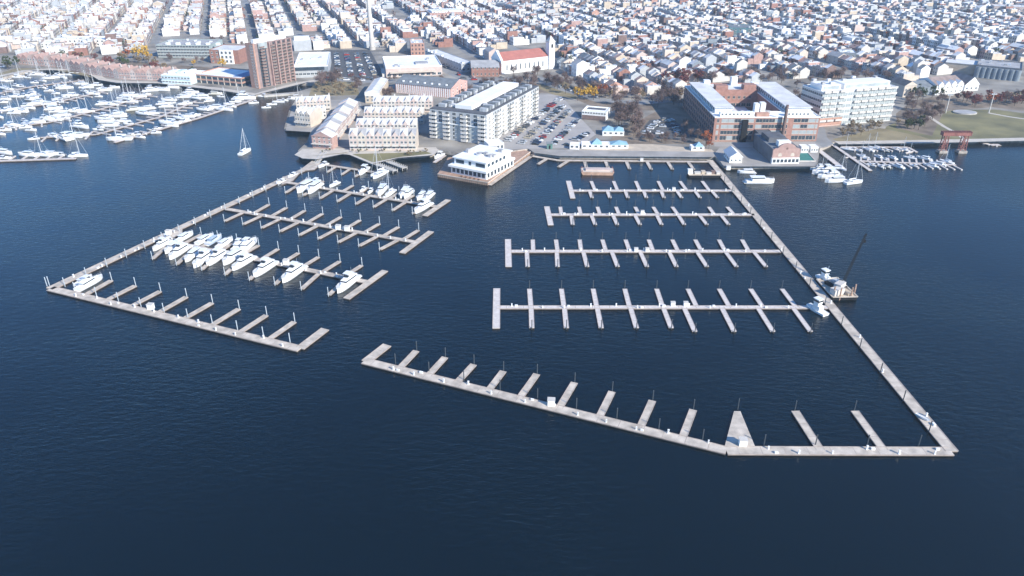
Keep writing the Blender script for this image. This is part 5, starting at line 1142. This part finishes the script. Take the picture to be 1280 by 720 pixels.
def motor_yacht(lab, fly=True, L=15.0, B=4.5):
    r = thing('motor_yacht', lab, 'motor yacht'); h, d = hull(L, B, 1.35, 2.1); obj('hull', h, 'gelcoat', r); obj('deck', d, 'boat_deck', r)
    m = MB(); taper(m, -L*.30, L*.20, B*.40, B*.30, 1.35, 2.3, 0, .5, .05); taper(m, -L*.30, L*.17, B*.385, B*.285, 2.95, 3.1, -.8, .3, .0); obj('cabin', m, 'gelcoat', r)
    m = MB(); taper(m, -L*.29, L*.165, B*.375, B*.27, 2.303, 2.947, .1, .9, .10); obj('window_band', m, 'boat_glass', r)
    m = MB(); taper(m, L*.16, L*.36, B*.26, B*.08, 1.7, 2.2, 0, 1.2, .05); obj('foredeck_trunk', m, 'gelcoat', r)
    if fly:
        m = MB(); taper(m, -L*.20, L*.06, B*.30, B*.24, 3.103, 3.75, 0, .5, .06); obj('flybridge', m, 'gelcoat', r)
        m = MB(); m.box(-L*.17, L*.03, -B*.3, B*.3, 4.95, 5.07)
        for x in (-L*.15, L*.01):
            for y in (-B*.27, B*.27): m.tube((x, y, 3.5), (x, y, 4.96), .04, 4)
        obj('hardtop', m, 'gelcoat', r)
        m = MB(); taper(m, -L*.02, L*.05, B*.24, B*.22, 3.76, 4.3, 0, .5, .03); obj('windshield', m, 'boat_glass', r)
    m = MB(); m.tube((-L*.2, -B*.36, 3.1), (-L*.23, -B*.25, 4.4), .07, 5); m.tube((-L*.2, B*.36, 3.1), (-L*.23, B*.25, 4.4), .07, 5); m.tube((-L*.23, -B*.25, 4.4), (-L*.23, B*.25, 4.4), .07, 5); m.tube((-L*.23, 0, 4.4), (-L*.24, 0, 6.2), .03, 4); obj('radar_arch', m, 'alu', r)
    m = MB(); zz = 2.6
    pts = [(L*.1, -B*.42, 2.0), (L*.3, -B*.33, 2.4), (L*.47, -B*.06, 2.8), (L*.47, B*.06, 2.8), (L*.3, B*.33, 2.4), (L*.1, B*.42, 2.0)]
    for a, b in zip(pts, pts[1:]): m.tube(a, b, .03, 4)
    for p in pts: m.tube((p[0], p[1], p[2]-.8), p, .025, 4)
    obj('bow_rail', m, 'alu', r)
    m = MB(); m.box(-L/2-1.0, -L/2-.01, -B*.4, B*.4, .25, .4); obj('swim_platform', m, 'boat_deck', r)
    return r
def cruiser(lab, L=9.5, B=3.1):
    r = thing('motor_boat', lab, 'motorboat'); h, d = hull(L, B, .95, 1.5); obj('hull', h, 'gelcoat', r); obj('deck', d, 'boat_deck', r)
    m = MB(); taper(m, -L*.05, L*.28, B*.34, B*.16, .95, 1.75, 0, 1.0, .08); obj('cabin', m, 'gelcoat', r)
    m = MB(); taper(m, -L*.1, L*.04, B*.36, B*.3, 1.3, 2.1, .1, .7, .08); obj('windshield', m, 'boat_glass', r)
    m = MB(); m.box(-L*.33, -L*.04, -B*.38, B*.38, 2.55, 2.63)
    for x in (-L*.31, -L*.06):
        for y in (-B*.36, B*.36): m.tube((x, y, 1.1), (x, y, 2.56), .035, 4)
    obj('bimini_top', m, 'canvas', r)
    m = MB(); m.box(-L/2-.45, -L/2-.02, -.28, .28, .1, 1.3); obj('outboard', m, 'machine_dark', r)
    return r
def sailboat(lab, L=11.0, B=3.4, mh=14.0):
    r = thing('sailboat', lab, 'sailboat'); h, d = hull(L, B, 1.0, 1.35); obj('hull', h, 'gelcoat', r); obj('deck', d, 'boat_deck', r)
    m = MB(); taper(m, -L*.12, L*.24, B*.28, B*.14, .95, 1.6, .2, .8, .12); obj('cabin', m, 'gelcoat', r)
    m = MB(); m.tube((L*.08, 0, 1.4), (L*.08, 0, mh), .17, 8, 0, .12)
    for z in (mh*.45, mh*.7): m.tube((L*.08, -1.0, z), (L*.08, 1.0, z), .035, 4)
    obj('mast', m, 'alu', r)
    m = MB(); m.tube((L*.08, 0, 2.4), (-L*.32, 0, 2.3), .08, 6); bo = obj('boom', m, 'alu', r)
    m = MB(); m.tube((L*.04, 0, 2.62), (-L*.31, 0, 2.5), .24, 8, 0, .16); obj('sail_cover', m, 'canvas', bo)
    m = MB(); m.tube((L*.48, 0, 1.5), (L*.08, 0, mh*.97), .055, 4); m.tube((-L*.48, 0, 1.4), (L*.08, 0, mh*.98), .03, 3)
    for s_ in (-1, 1): m.tube((L*.06, s_*B*.46, 1.2), (L*.08, 0, mh*.9), .025, 3)
    obj('rigging', m, 'alu', r)
    m = MB(); m.box(-L*.30, -L*.14, -B*.3, B*.3, 2.0, 2.08); obj('bimini_top', m, 'canvas', r)
    return r
PL = {'y': Placer(motor_yacht('yacht')), 'c': Placer(cruiser('boat')), 's': Placer(sailboat('boat')), 'e': Placer(motor_yacht('yacht', False, 13.0, 4.2))}
BL = {'y': 15.5, 'c': 9.8, 's': 11.0, 'e': 13.5}
def boat(kind, bow, stern, lab, grp=None, col=None, z=0, sc=None):
    a, b = P(*bow), P(*stern); d = a-b; c = (a+b)/2; s_ = sc or max(.55, min(1.45, d.length/BL[kind]))
    return PL[kind].put((c.x, c.y, z), math.atan2(d.y, d.x), lab, grp, sc=s_, color=col)
YL = [('y', (191, 314.5), (213, 301.5), 'leftmost'), ('e', (206, 318), (226, 304.5), 'second from the left'), ('y', (211.5, 325.5), (237, 308.5), 'third from the left'), ('e', (231, 328.5), (252, 313.5), 'fourth from the left'), ('y', (241.5, 336), (266, 317), 'fifth from the left'),
      ('y', (258, 333.5), (284, 316), 'sixth from the left'), ('e', (278.5, 332.5), (305, 315.5), 'seventh from the left'), ('y', (290, 339), (318, 322), 'eighth from the left'), ('y', (316.5, 347.5), (345, 328.5), 'ninth from the left'), ('y', (352.5, 354.5), (380, 334), 'tenth from the left'), ('y', (421, 367.5), (447, 346), 'alone at the right end')]
for k, a, b, w_ in YL: boat(k, a, b, f'white yacht on the near side of the crowded dock, {w_}', 'yachts on the crowded dock')
for k, a, b, w_ in [('e', (242, 292), (222, 303), 'leftmost'), ('e', (268, 295), (246, 306.5), 'second'), ('e', (291.5, 299.5), (272, 311.5), 'fourth, after the pale blue one'), ('y', (309, 301), (292, 314.5), 'fifth'), ('y', (321, 300.5), (301, 316.5), 'rightmost')]:
    boat(k, a, b, f'white yacht on the far side of the crowded dock, {w_}', 'yachts on the crowded dock')
boat('e', (277.5, 296), (258.5, 307.5), 'pale blue-grey motorboat between white yachts on the far side of the crowded dock', None, (.55, .66, .8))
boat('c', (206, 294), (213, 300), 'small white boat tied where the crowded dock meets the diagonal dock'); boat('y', (129, 347), (96, 365), 'big white motor yacht moored alone in the south-west corner of the left marina'); boat('e', (116, 346), (95, 357.5), 'smaller white yacht beside the big one in the south-west corner', None)
for k, a, b, w_ in [('e', (371, 242), (393, 230), 'white yacht with canopy, left one of a pair on the northernmost long dock'), ('e', (385, 243), (401, 231), 'white yacht with canopy, right one of a pair on the northernmost long dock'), ('c', (387, 233), (399, 226), 'white boat just behind the canopied pair on the northernmost long dock'), ('s', (412, 234.5), (424, 228.5), 'sailboat with bare mast next to the canopied pair'),
                    ('c', (450, 241), (457, 235.5), 'small white boat left of centre on the northernmost long dock'), ('c', (460, 243), (466, 237.5), 'tiny white boat left of the blunt cruiser on the northernmost long dock'), ('e', (472, 246), (482, 234.5), 'blunt white cruiser left of the second sailboat on the northernmost long dock'), ('s', (482, 247), (493, 238.5), 'sailboat in the middle of the northernmost long dock'),
                    ('e', (500, 248.5), (511, 237.5), 'white cruiser of the pair right of the middle sailboat, left one'), ('e', (505, 249), (515, 239.5), 'white cruiser of the pair right of the middle sailboat, right one'), ('e', (521, 251), (532, 242.5), 'white boat at the far side of the end of the northernmost dock, left one'), ('e', (531, 252), (541, 242.5), 'white boat at the far side of the end of the northernmost dock, right one'), ('y', (518, 267.5), (538.5, 255), 'white motor yacht on the near side at the end of the northernmost dock'),
                    ('c', (449, 219.5), (459.5, 210.5), 'white cabin boat at the right end of the short dock off the lawn'), ('c', (398, 210), (410, 205), 'small white boat at the foot of the sloping gangway'), ('c', (345, 231), (357, 226), 'white boat on the outer side of the diagonal dock near its top'), ('c', (360, 223), (371, 218), 'white boat on the diagonal dock just below the gangway'), ('c', (543, 199), (554, 193), 'white boat on the short pier left of the restaurant')]:
    boat(k, a, b, w_)
boat('s', (463.5, 222.5), (484, 214.5), 'white catamaran-like sailboat at the wooden pier below the lawn'); boat('e', (466, 224), (480, 217.5), 'white motorboat rafted beside the sailboat below the lawn')
boat('s', (313.5, 187.5), (300, 194.5), 'lone white sailboat on open water between the two left marinas')
for k, a, b, w_ in [('e', (921, 216), (944, 216.5), 'white workboat with low cabin off the wharf, rear one of two'), ('e', (968, 228.5), (931, 228.5), 'long low white workboat off the wharf, front one of two'), ('y', (1012, 212), (1034, 212), 'white yacht at the wharf end, innermost of the raft'), ('y', (1014, 217.5), (1047, 216), 'white yacht second out in the raft at the wharf end'), ('y', (1021, 222.5), (1052, 221), 'white yacht third out in the raft at the wharf end'), ('e', (1030, 228), (1058, 226.5), 'white yacht on the outer side of the raft at the wharf end'), ('e', (1036, 210), (1056, 212), 'white yacht tied to the slanted pier at the wharf end'), ('s', (1078, 227.5), (1056, 230.5), 'sailboat at the outer right end of the yacht raft'), ('s', (1034, 211), (1018, 209), 'sailboat with tall mast tied at the wharf corner'), ('s', (1058, 214), (1044, 209), 'sailboat tied to the end of the slanted pier')]:
    boat(k, a, b, w_)
def pix_free(x, y): return x < 300 and y < 186-.30*max(0, x-120)
def cluster(lst, lab, grp, ang=(0, .25), flipp=.5, scl=1.0):
    if 'far left marina' in lab or 'outermost' in lab: lst = list(lst)+[(rnd.choice('ccces'), x+rnd.uniform(3, 9), y+rnd.choice((-3.2, 3.2)), rnd.uniform(.75, .95)) for k, x, y, *q in lst if rnd.random() < .5 and 112 < y < 172 and pix_free(x, y)]
    for k, x, y, *r_ in lst:
        p = P(x, y); a = rnd.gauss(ang[0], ang[1])+(math.pi if rnd.random() < flipp else 0)
        kk = {'s': 'sailboat', 'c': 'motorboat', 'e': 'motor yacht', 'y': 'large motor yacht'}[k]
        c = None if rnd.random() < .95 else rnd.choice([(.35, .42, .55), (.6, .68, .8), (.75, .72, .62)])
        PL[k].put((p.x, p.y, 0), a, f'white {kk} {lab}' if not c else f'{ {.35: "slate-blue", .6: "pale blue", .75: "beige"}[c[0]] } {kk} {lab}', grp, sc=(r_[0] if r_ else 1)*(1.0 if k == 's' else .80)*scl*rnd.uniform(.85, 1.1), color=c)
S5 = lambda L: [(k, x/5.5375, 80+y/5.5375, *r) for k, x, y, *r in L]
S6 = lambda L: [(k, 140+x/6.547, 80+y/6.547, *r) for k, x, y, *r in L]
cluster(S5([('e', 35, 620, 1.1), ('e', 190, 635), ('s', 300, 635, .9), ('e', 362, 630), ('c', 415, 632), ('s', 545, 640, 1.1), ('c', 40, 655), ('c', 235, 522, .9)]), 'on the straight pier at the left edge, far left marina', 'boats on the near left pier')
cluster(S5([('y', 440, 520, 1.25), ('e', 370, 505), ('e', 560, 500), ('y', 560, 440, 1.2), ('s', 365, 390, 1.2), ('e', 430, 360, 1.1), ('e', 265, 408), ('c', 175, 398), ('c', 150, 432), ('s', 90, 428, 1.0), ('c', 5, 490), ('c', 38, 460), ('c', 180, 442), ('s', 500, 505, 1.2), ('c', 320, 372), ('e', 470, 520)]), 'in the middle front group of the far left marina', 'boats in the middle front group')
cluster(S5([('e', 345, 282), ('e', 240, 280), ('c', 190, 292), ('e', 270, 262), ('e', 145, 335), ('s', 70, 322), ('c', 0, 372), ('c', 480, 325), ('s', 545, 328), ('s', 600, 335), ('s', 485, 222), ('c', 590, 192), ('s', 640, 210), ('e', 375, 315), ('c', 420, 250, .8), ('c', 100, 342), ('s', 130, 330), ('s', 110, 230), ('e', 40, 248), ('c', 20, 268), ('c', 210, 250), ('s', 395, 248, .8)]), 'in the central rows of the far left marina', 'boats in the central rows')
cluster(S5([('e', 730, 185), ('e', 790, 168), ('c', 700, 172), ('e', 560, 142), ('e', 440, 168), ('c', 395, 158), ('c', 340, 188), ('c', 300, 168), ('e', 230, 200), ('c', 180, 222), ('c', 215, 215), ('c', 70, 178), ('c', 120, 152), ('s', 30, 172), ('c', 140, 158), ('c', 240, 132), ('c', 190, 97), ('s', 130, 92), ('c', 110, 94), ('e', 330, 103), ('e', 380, 98), ('s', 440, 98), ('s', 490, 78), ('c', 530, 78), ('s', 280, 73), ('c', 200, 73), ('s', 260, 78), ('e', 15, 35), ('s', 460, 170), ('s', 600, 165), ('s', 350, 95), ('s', 20, 120), ('c', 60, 120), ('s', 660, 150), ('s', 410, 80), ('c', 300, 120)]), 'in the back rows of the far left marina', 'boats in the back rows', scl=.95)
cluster(S5([('e', 720, 280), ('s', 780, 285), ('y', 715, 385, 1.2), ('y', 800, 368, 1.2), ('e', 760, 432), ('c', 680, 458), ('s', 860, 238), ('s', 850, 400)])+S6([('s', 150, 262), ('e', 130, 292), ('s', 230, 272), ('e', 190, 378), ('e', 285, 372), ('e', 250, 412), ('e', 325, 412)]), 'in the big-boat group left of the outermost dock', 'boats in the big-boat group')
cluster(S6([('y', 330, 222, 1.1), ('e', 420, 218), ('e', 500, 198), ('e', 420, 332), ('e', 460, 302), ('c', 510, 292), ('e', 600, 275), ('y', 650, 238), ('e', 690, 285), ('e', 740, 265), ('e', 770, 285), ('e', 850, 250), ('s', 600, 330, 1.0)]), 'in the group below the pale blue office, far left marina', 'boats below the pale blue office')
cluster(S6([('s', 470, 490, 1.3), ('s', 560, 450, 1.1), ('e', 620, 435), ('c', 680, 422), ('e', 740, 378), ('c', 790, 372), ('e', 850, 362), ('s', 930, 378, 1.25), ('c', 960, 332), ('c', 1010, 312), ('y', 1090, 285, 1.35), ('c', 1160, 322), ('c', 1230, 268), ('s', 60, 622, 1.35), ('c', 190, 582), ('c', 160, 588, .8), ('c', 380, 530, .7), ('c', 330, 545, .6), ('c', 270, 575, .6)]), 'along the outermost dock of the far left marina', 'boats along the outermost dock')
cluster([('s', 348, 128, .9), ('c', 340, 131, .9), ('c', 356, 126, .8), ('c', 333, 135, .8), ('c', 364, 124, .8), ('s', 372, 122, .8)], 'in the narrow inlet beneath the tower', 'boats in the inlet')
cluster([('s', 1058, 187), ('c', 1067, 187), ('c', 1073, 189, .9), ('s', 1085, 187.5), ('s', 1094, 186), ('c', 1101, 187.5), ('c', 1107, 189), ('s', 1130, 188), ('c', 1120, 186.5)], 'on the rear dock of the small marina by the park', 'boats on the rear dock by the park', (2.2, .2), .0, .66)
cluster([('s', 1077, 196), ('c', 1083, 199), ('e', 1098, 197), ('c', 1106, 200), ('e', 1115, 198), ('s', 1137, 198), ('c', 1150, 198)], 'inside the front dock of the park-side marina', 'boats on the front dock by the park', (2.2, .2), .0, .66)
cluster([('c', 1089, 207), ('c', 1101, 209), ('c', 1109, 209), ('e', 1122, 209, .9), ('c', 1142, 208), ('e', 1163, 208), ('e', 1172, 206), ('e', 1155, 199), ('s', 1183, 203, 1.1)], 'outside the front dock of the park-side marina', 'boats on the front dock by the park', (2.3, .2), .0, .72)
# other docks of the far marinas
def small_dock(lab, pts, n, ln, wd=1.8, skew=0, sides=(-1, 1)):
    D = Dock(lab, pts, wd, 'deck_grey'); q = D.q
    for i in range(len(q)-1):
        d = (q[i+1]-q[i]); k = max(1, int(n*d.length/sum((q[j+1]-q[j]).length for j in range(len(q)-1)))); dn = d.normalized(); nn = Vector((-dn.y, dn.x, 0))
        for t in range(k):
            for s_ in sides:
                a = q[i]+d*((t+.5)/k); b = a+nn*ln*s_+dn*skew; m = MB(); m.seg(a-D.o, b-D.o, .9, 0, D.z1-.03); obj('finger', m, 'deck_grey', D.root)
small_dock('straight near pier at the left edge of the far left marina', [(-30, 202), (95, 198)], 8, 9, 2.4, 0, (1,))
small_dock('outermost slanted dock of the far left marina', [(143, 178), (250, 147), (318, 124)], 24, 8, 2.2, 0, (1,))
small_dock('slanted dock through the middle front boats of the far left marina', [(48, 172), (120, 168), (200, 146), (245, 126)], 18, 8)
small_dock('slanted dock through the central boats of the far left marina', [(-20, 162), (60, 153), (120, 138), (190, 118)], 18, 8)
small_dock('dock through the upper central boats of the far left marina', [(-20, 140), (60, 130), (130, 114)], 14, 8)
small_dock('rearmost dock of the far left marina', [(-20, 120), (40, 108), (105, 100)], 12, 7)
small_dock('long slanted dock of the small marina by the park', [(1041, 181), (1088, 213)], 1, 3, 2.2)
small_dock('rear dock of the small marina by the park', [(1052, 183.5), (1135, 184), (1146, 190)], 12, 7, 1.6, 3, (-1,))
small_dock('front dock of the small marina by the park', [(1072, 201), (1195, 206)], 14, 8, 1.8, 2)
small_dock('slanted pier at the end of the wharf', [(1024, 188), (1054, 211)], 1, 2, 3.2)
small_dock('short pier left of the restaurant', [(556, 194), (543, 203)], 1, 1, 2.0)
small_dock('short pale landing on the park shore at the right edge', [(1226, 177.5), (1238, 181), (1250, 181)], 1, 2, 3)
for (x0, y0, x1, y1, lab) in ((468, 206.5, 494, 216, 'weathered grey ribbed wooden pier below the lawn, left one'), (484, 204, 506, 212.5, 'weathered grey wooden pier below the lawn, right one')):
    a, b = P(x0, y0, 0), P(x1, y1, 0); r = thing('wooden_pier', lab, 'pier', a); d = (b-a).normalized(); n_ = Vector((-d.y, d.x, 0)); m = MB(); m.seg((0, 0), b-a, 3.0, 1.0, 1.3); obj('deck', m, 'concrete', r)
    L_ = (b-a).length
    for k in range(11):
        for s_ in (-1, 1): p = d*(L_*k/10)+n_*s_*1.5; m = MB(); m.cyl(p.x, p.y, -1, 1.9, .22, 7); obj('post', m, 'concrete', r)
# inlet footbridge / causeway
m = MB(); a, b = P(330, 121), P(388, 116.5); r = thing('causeway', 'low pale causeway crossing the inlet below the tower', 'causeway', (a.x, a.y, 0)); m.seg((0, 0), b-a, 4, -.5, 1.3); obj('deck', m, 'concrete', r)
# ------------------------------------------------------------------ barges and crane
def barge(lab, A, B, wd, col, deckm, hz=1.6):
    a, b = P(*A), P(*B); r = thing('barge', lab, 'barge', ((a+b)/2).to_tuple(), math.atan2((b-a).y, (b-a).x)); L = (b-a).length
    m = MB(); m.hexa([(-L/2+1.2, -wd/2, -.6), (L/2-1.2, -wd/2, -.6), (L/2-1.2, wd/2, -.6), (-L/2+1.2, wd/2, -.6)], [(-L/2, -wd/2, hz), (L/2, -wd/2, hz), (L/2, wd/2, hz), (-L/2, wd/2, hz)]); obj('hull', m, col, r)
    m = MB(); m.box(-L/2+.3, L/2-.3, -wd/2+.3, wd/2-.3, hz+.003, hz+.06); obj('deck', m, deckm, r); return r, L
r, L = barge('empty rusty brown barge between the quay dock and the farthest straight dock', (726, 216), (767, 216.5), 7.5, 'rust_deck', 'cream')
m = MB(); m.box(-L*.36, L*.38, -1.8, 1.8, 1.67, 2.5); obj('cargo_mat', m, 'pale_pink', r); m = MB()
for x in (-L*.5+.6, L*.5-.6):
    for y in (-3.2, 3.2): m.cyl(x, y, 1.66, 2.5, .22, 8)
obj('bollard', m, 'rust', r)['kind'] = 'stuff'
r, L = barge('small barge loaded with light gear beside the eastern diagonal dock', (859, 220), (900, 220), 6, 'machine_dark', 'tan_wall', 1.2)
for x, y, a_, b_, h_, mt, nm in ((-.42, .5, 2.4, 2.2, 2.2, 'white_paint', 'deckhouse'), (-.2, 0, 3, 2, 1, 'offwhite', 'crate'), (-.02, .6, 2, 2.4, 1.3, 'tan_wall', 'crate'), (.14, -.4, 2.6, 1.6, .9, 'offwhite', 'crate'), (.28, .5, 2, 2, 1.4, 'brick_brown', 'crate'), (.42, 0, 1.8, 2.4, 1.1, 'offwhite', 'crate')):
    m = MB(); m.box(L*x-a_/2, L*x+a_/2, y-b_/2, y+b_/2, 1.27, 1.27+h_); m.box(L*x-a_/2-.08, L*x+a_/2+.08, y-b_/2-.08, y+b_/2+.08, 1.273+h_, 1.36+h_); obj(nm, m, mt, r)
# crane barge
q = [P(*p) for p in ((1020, 353), (1046, 351), (1071, 375), (1040, 375.5))]; o = q[0]; r = thing('work_barge', 'pale work barge with gear deck moored outside the eastern diagonal dock', 'barge', (o.x, o.y, 0))
m = MB(); m.prism([(p.x-o.x, p.y-o.y) for p in q], -.5, 1.25, 0, 1); obj('hull', m, ['tan_wall', 'machine_dark'], r)
m = MB()
for i in range(4): m.seg(q[i]-o, q[(i+1) % 4]-o, .5, 1.253, 1.5)
obj('gunwale', m, 'deck', r)
for k, (x, y, a_, b_, h_, mt) in enumerate(((1045, 371, 4.5, 2.6, 2.2, 'offwhite'), (1048, 362, 2.2, 2.0, 2.4, 'white_paint'), (1052, 367, 3, 1.6, 1.0, 'mulch'), (1037, 361, 1.4, 5, .8, 'machine_dark'), (1058, 371, 2, 3, .9, 'tan_wall'), (1042, 357, 2.5, 1.6, 1.2, 'grey_wall'))):
    p = P(x, y)-o; m = MB(); m.rbox(p.x, p.y, 1.26, 1.26+h_, a_, b_, .4); m.rbox(p.x, p.y, 1.263+h_, 1.36+h_, a_+.2, b_+.2, .4); obj('deck_gear', m, mt, r)
for x, y in ((1041, 373), (1049, 375), (1063, 374), (1067, 370)): p = P(x, y)-o; m = MB(); m.cyl(p.x, p.y, -1, 4.8, .28, 8); obj('spud', m, 'rust_deck', r)
base = P(1050, 361, 1.3); tip = P(1083, 292, 19.5); r = thing('crawler_crane', 'crawler crane with long thin dark lattice boom on the work barge', 'crane', base)
d = tip-base; fl = Vector((d.x, d.y, 0)).normalized(); sd_ = Vector((-fl.y, fl.x, 0)); az = math.atan2(fl.y, fl.x)
for s_ in (-1, 1): m = MB(); m.rbox(sd_.x*s_*1.4, sd_.y*s_*1.4, 0, .85, 4.2, .7, az); obj('track', m, 'machine_dark', r)
m = MB(); m.rbox(0, 0, .86, 1.1, 2.2, 2.2, az); m.rbox(-fl.x*1.0, -fl.y*1.0, 1.101, 2.9, 4.2, 2.6, az); obj('house', m, 'offwhite', r)
m = MB(); m.rbox(fl.x*1.6+sd_.x*.9, fl.y*1.6+sd_.y*.9, 1.102, 3.2, 1.3, 1.1, az); obj('cab', m, 'glass', r)
bs = fl*1.2+Vector((0, 0, 1.6)); bt = d; bd = (bt-bs); up = bd.cross(sd_).normalized(); m = MB(); cs = []
for s1 in (-1, 1):
    for s2 in (-1, 1): m.tube(bs+sd_*s1*.35+up*s2*.3, bt+sd_*s1*.2+up*s2*.18, .08, 4)
for k in range(22):
    p0 = bs+bd*(k/22); p1 = bs+bd*((k+1)/22); s_ = 1 if k % 2 else -1
    m.tube(p0+sd_*s_*.34+up*.3, p1-sd_*s_*.34+up*.3, .06, 3); m.tube(p0+sd_*s_*.34-up*.3, p1-sd_*s_*.34-up*.3, .04, 3); m.tube(p0+sd_*.34+up*s_*.3, p1+sd_*.34-up*s_*.3, .04, 3)
obj('boom', m, 'machine_dark', r); m = MB(); m.tube(bt, bt-Vector((0, 0, 2.4)), .05, 4); m.box(bt.x-.35, bt.x+.35, bt.y-.35, bt.y+.35, bt.z-3.6, bt.z-2.4); m.tube(bt+up*.2, Vector((0, 0, 3.4))-fl*2, .03, 3); obj('hoist', m, 'machine_dark', r)
# push boats at the work barge
def tug(lab, x, y, rz, sc):
    r = thing('push_boat', lab, 'workboat', P(x, y), rz, None, sc); h, d_ = hull(8, 3.4, .9, 1.3, .3); obj('hull', h, 'gelcoat', r); obj('deck', d_, 'boat_deck', r)
    m = MB(); m.box(-1.6, 1.4, -1.1, 1.1, .9, 2.6); w1 = obj('wheelhouse', m, 'white_paint', r); m = MB(); m.box(-.9, 1.3, -1, 1, 3.3, 4.9); m.box(-1.1, 1.6, -1.2, 1.2, 4.903, 5.05); m.box(-.8, 1.2, -.9, .9, 2.603, 3.297); obj('upper_house', m, 'white_paint', r)
    m = MB(); m.box(-.95, 1.35, -1.05, 1.05, 3.9, 4.6); obj('window_band', m, 'boat_glass', r); m = MB(); m.tube((-.9, 0, 5), (-.9, 0, 7), .06, 5); obj('mast', m, 'alu', r)
tug('white push boat with tall wheelhouse moored behind the work barge', 1030, 352, R(110), 1.0)
tug('white push boat tied where the nearest straight dock meets the eastern dock', 1021, 389, R(118), 1.0)
p = P(1153, 523, DZ1+.02); r = thing('skiff', 'long white skiff lying on the eastern dock near its outer corner', 'skiff', p, R(-57), None, .75); h, d_ = hull(5.2, 1.3, .5, .65); h.v = [(x, y, z+.35) for x, y, z in h.v]; d_.v = [(x, y, z+.3) for x, y, z in d_.v]; obj('hull', h, 'gelcoat', r); obj('thwart_deck', d_, 'boat_deck', r)
p = P(687, 191, 0); r = thing('harbour_kiosk', 'small dark green hut on the edge of the stone quay', 'hut', (p.x, p.y+2, LZ)); m = MB(); m.box(-1.6, 1.6, -1.4, 1.4, 0, 3); obj('wall', m, mat('green_wall', (.10, .20, .18), .7), r); m = MB(); m.gable(-1.6, 1.6, -1.4, 1.4, 3.003, 4, 0, 0, .3); obj('roof', m, 'roof_slate', r)
m = MB(); m.box(-.45, .45, -1.45, -1.404, 0, 2.1); obj('door', m, 'machine_dark', r)
# gazebo with conical top at the north-west basin: white tent over a barge
# ------------------------------------------------------------------ air
HAZE = 0.00016
m = MB(); m.box(-2400, 2400, -260, 2400, -4, 150)
hm = bpy.data.materials.new('haze'); hm.use_nodes = True; t = hm.node_tree
for n in list(t.nodes):
    if n.type != 'OUTPUT_MATERIAL': t.nodes.remove(n)
vn = t.nodes.new('ShaderNodeVolumePrincipled'); vn.inputs['Density'].default_value = HAZE; vn.inputs['Color'].default_value = (.72, .86, 1, 1); vn.inputs['Anisotropy'].default_value = .2
t.links.new(vn.outputs[0], [n for n in t.nodes if n.type == 'OUTPUT_MATERIAL'][0].inputs['Volume'])
tag(obj('haze', m, hm), 'thin pale haze over the whole harbour and town', 'haze', kind='stuff')
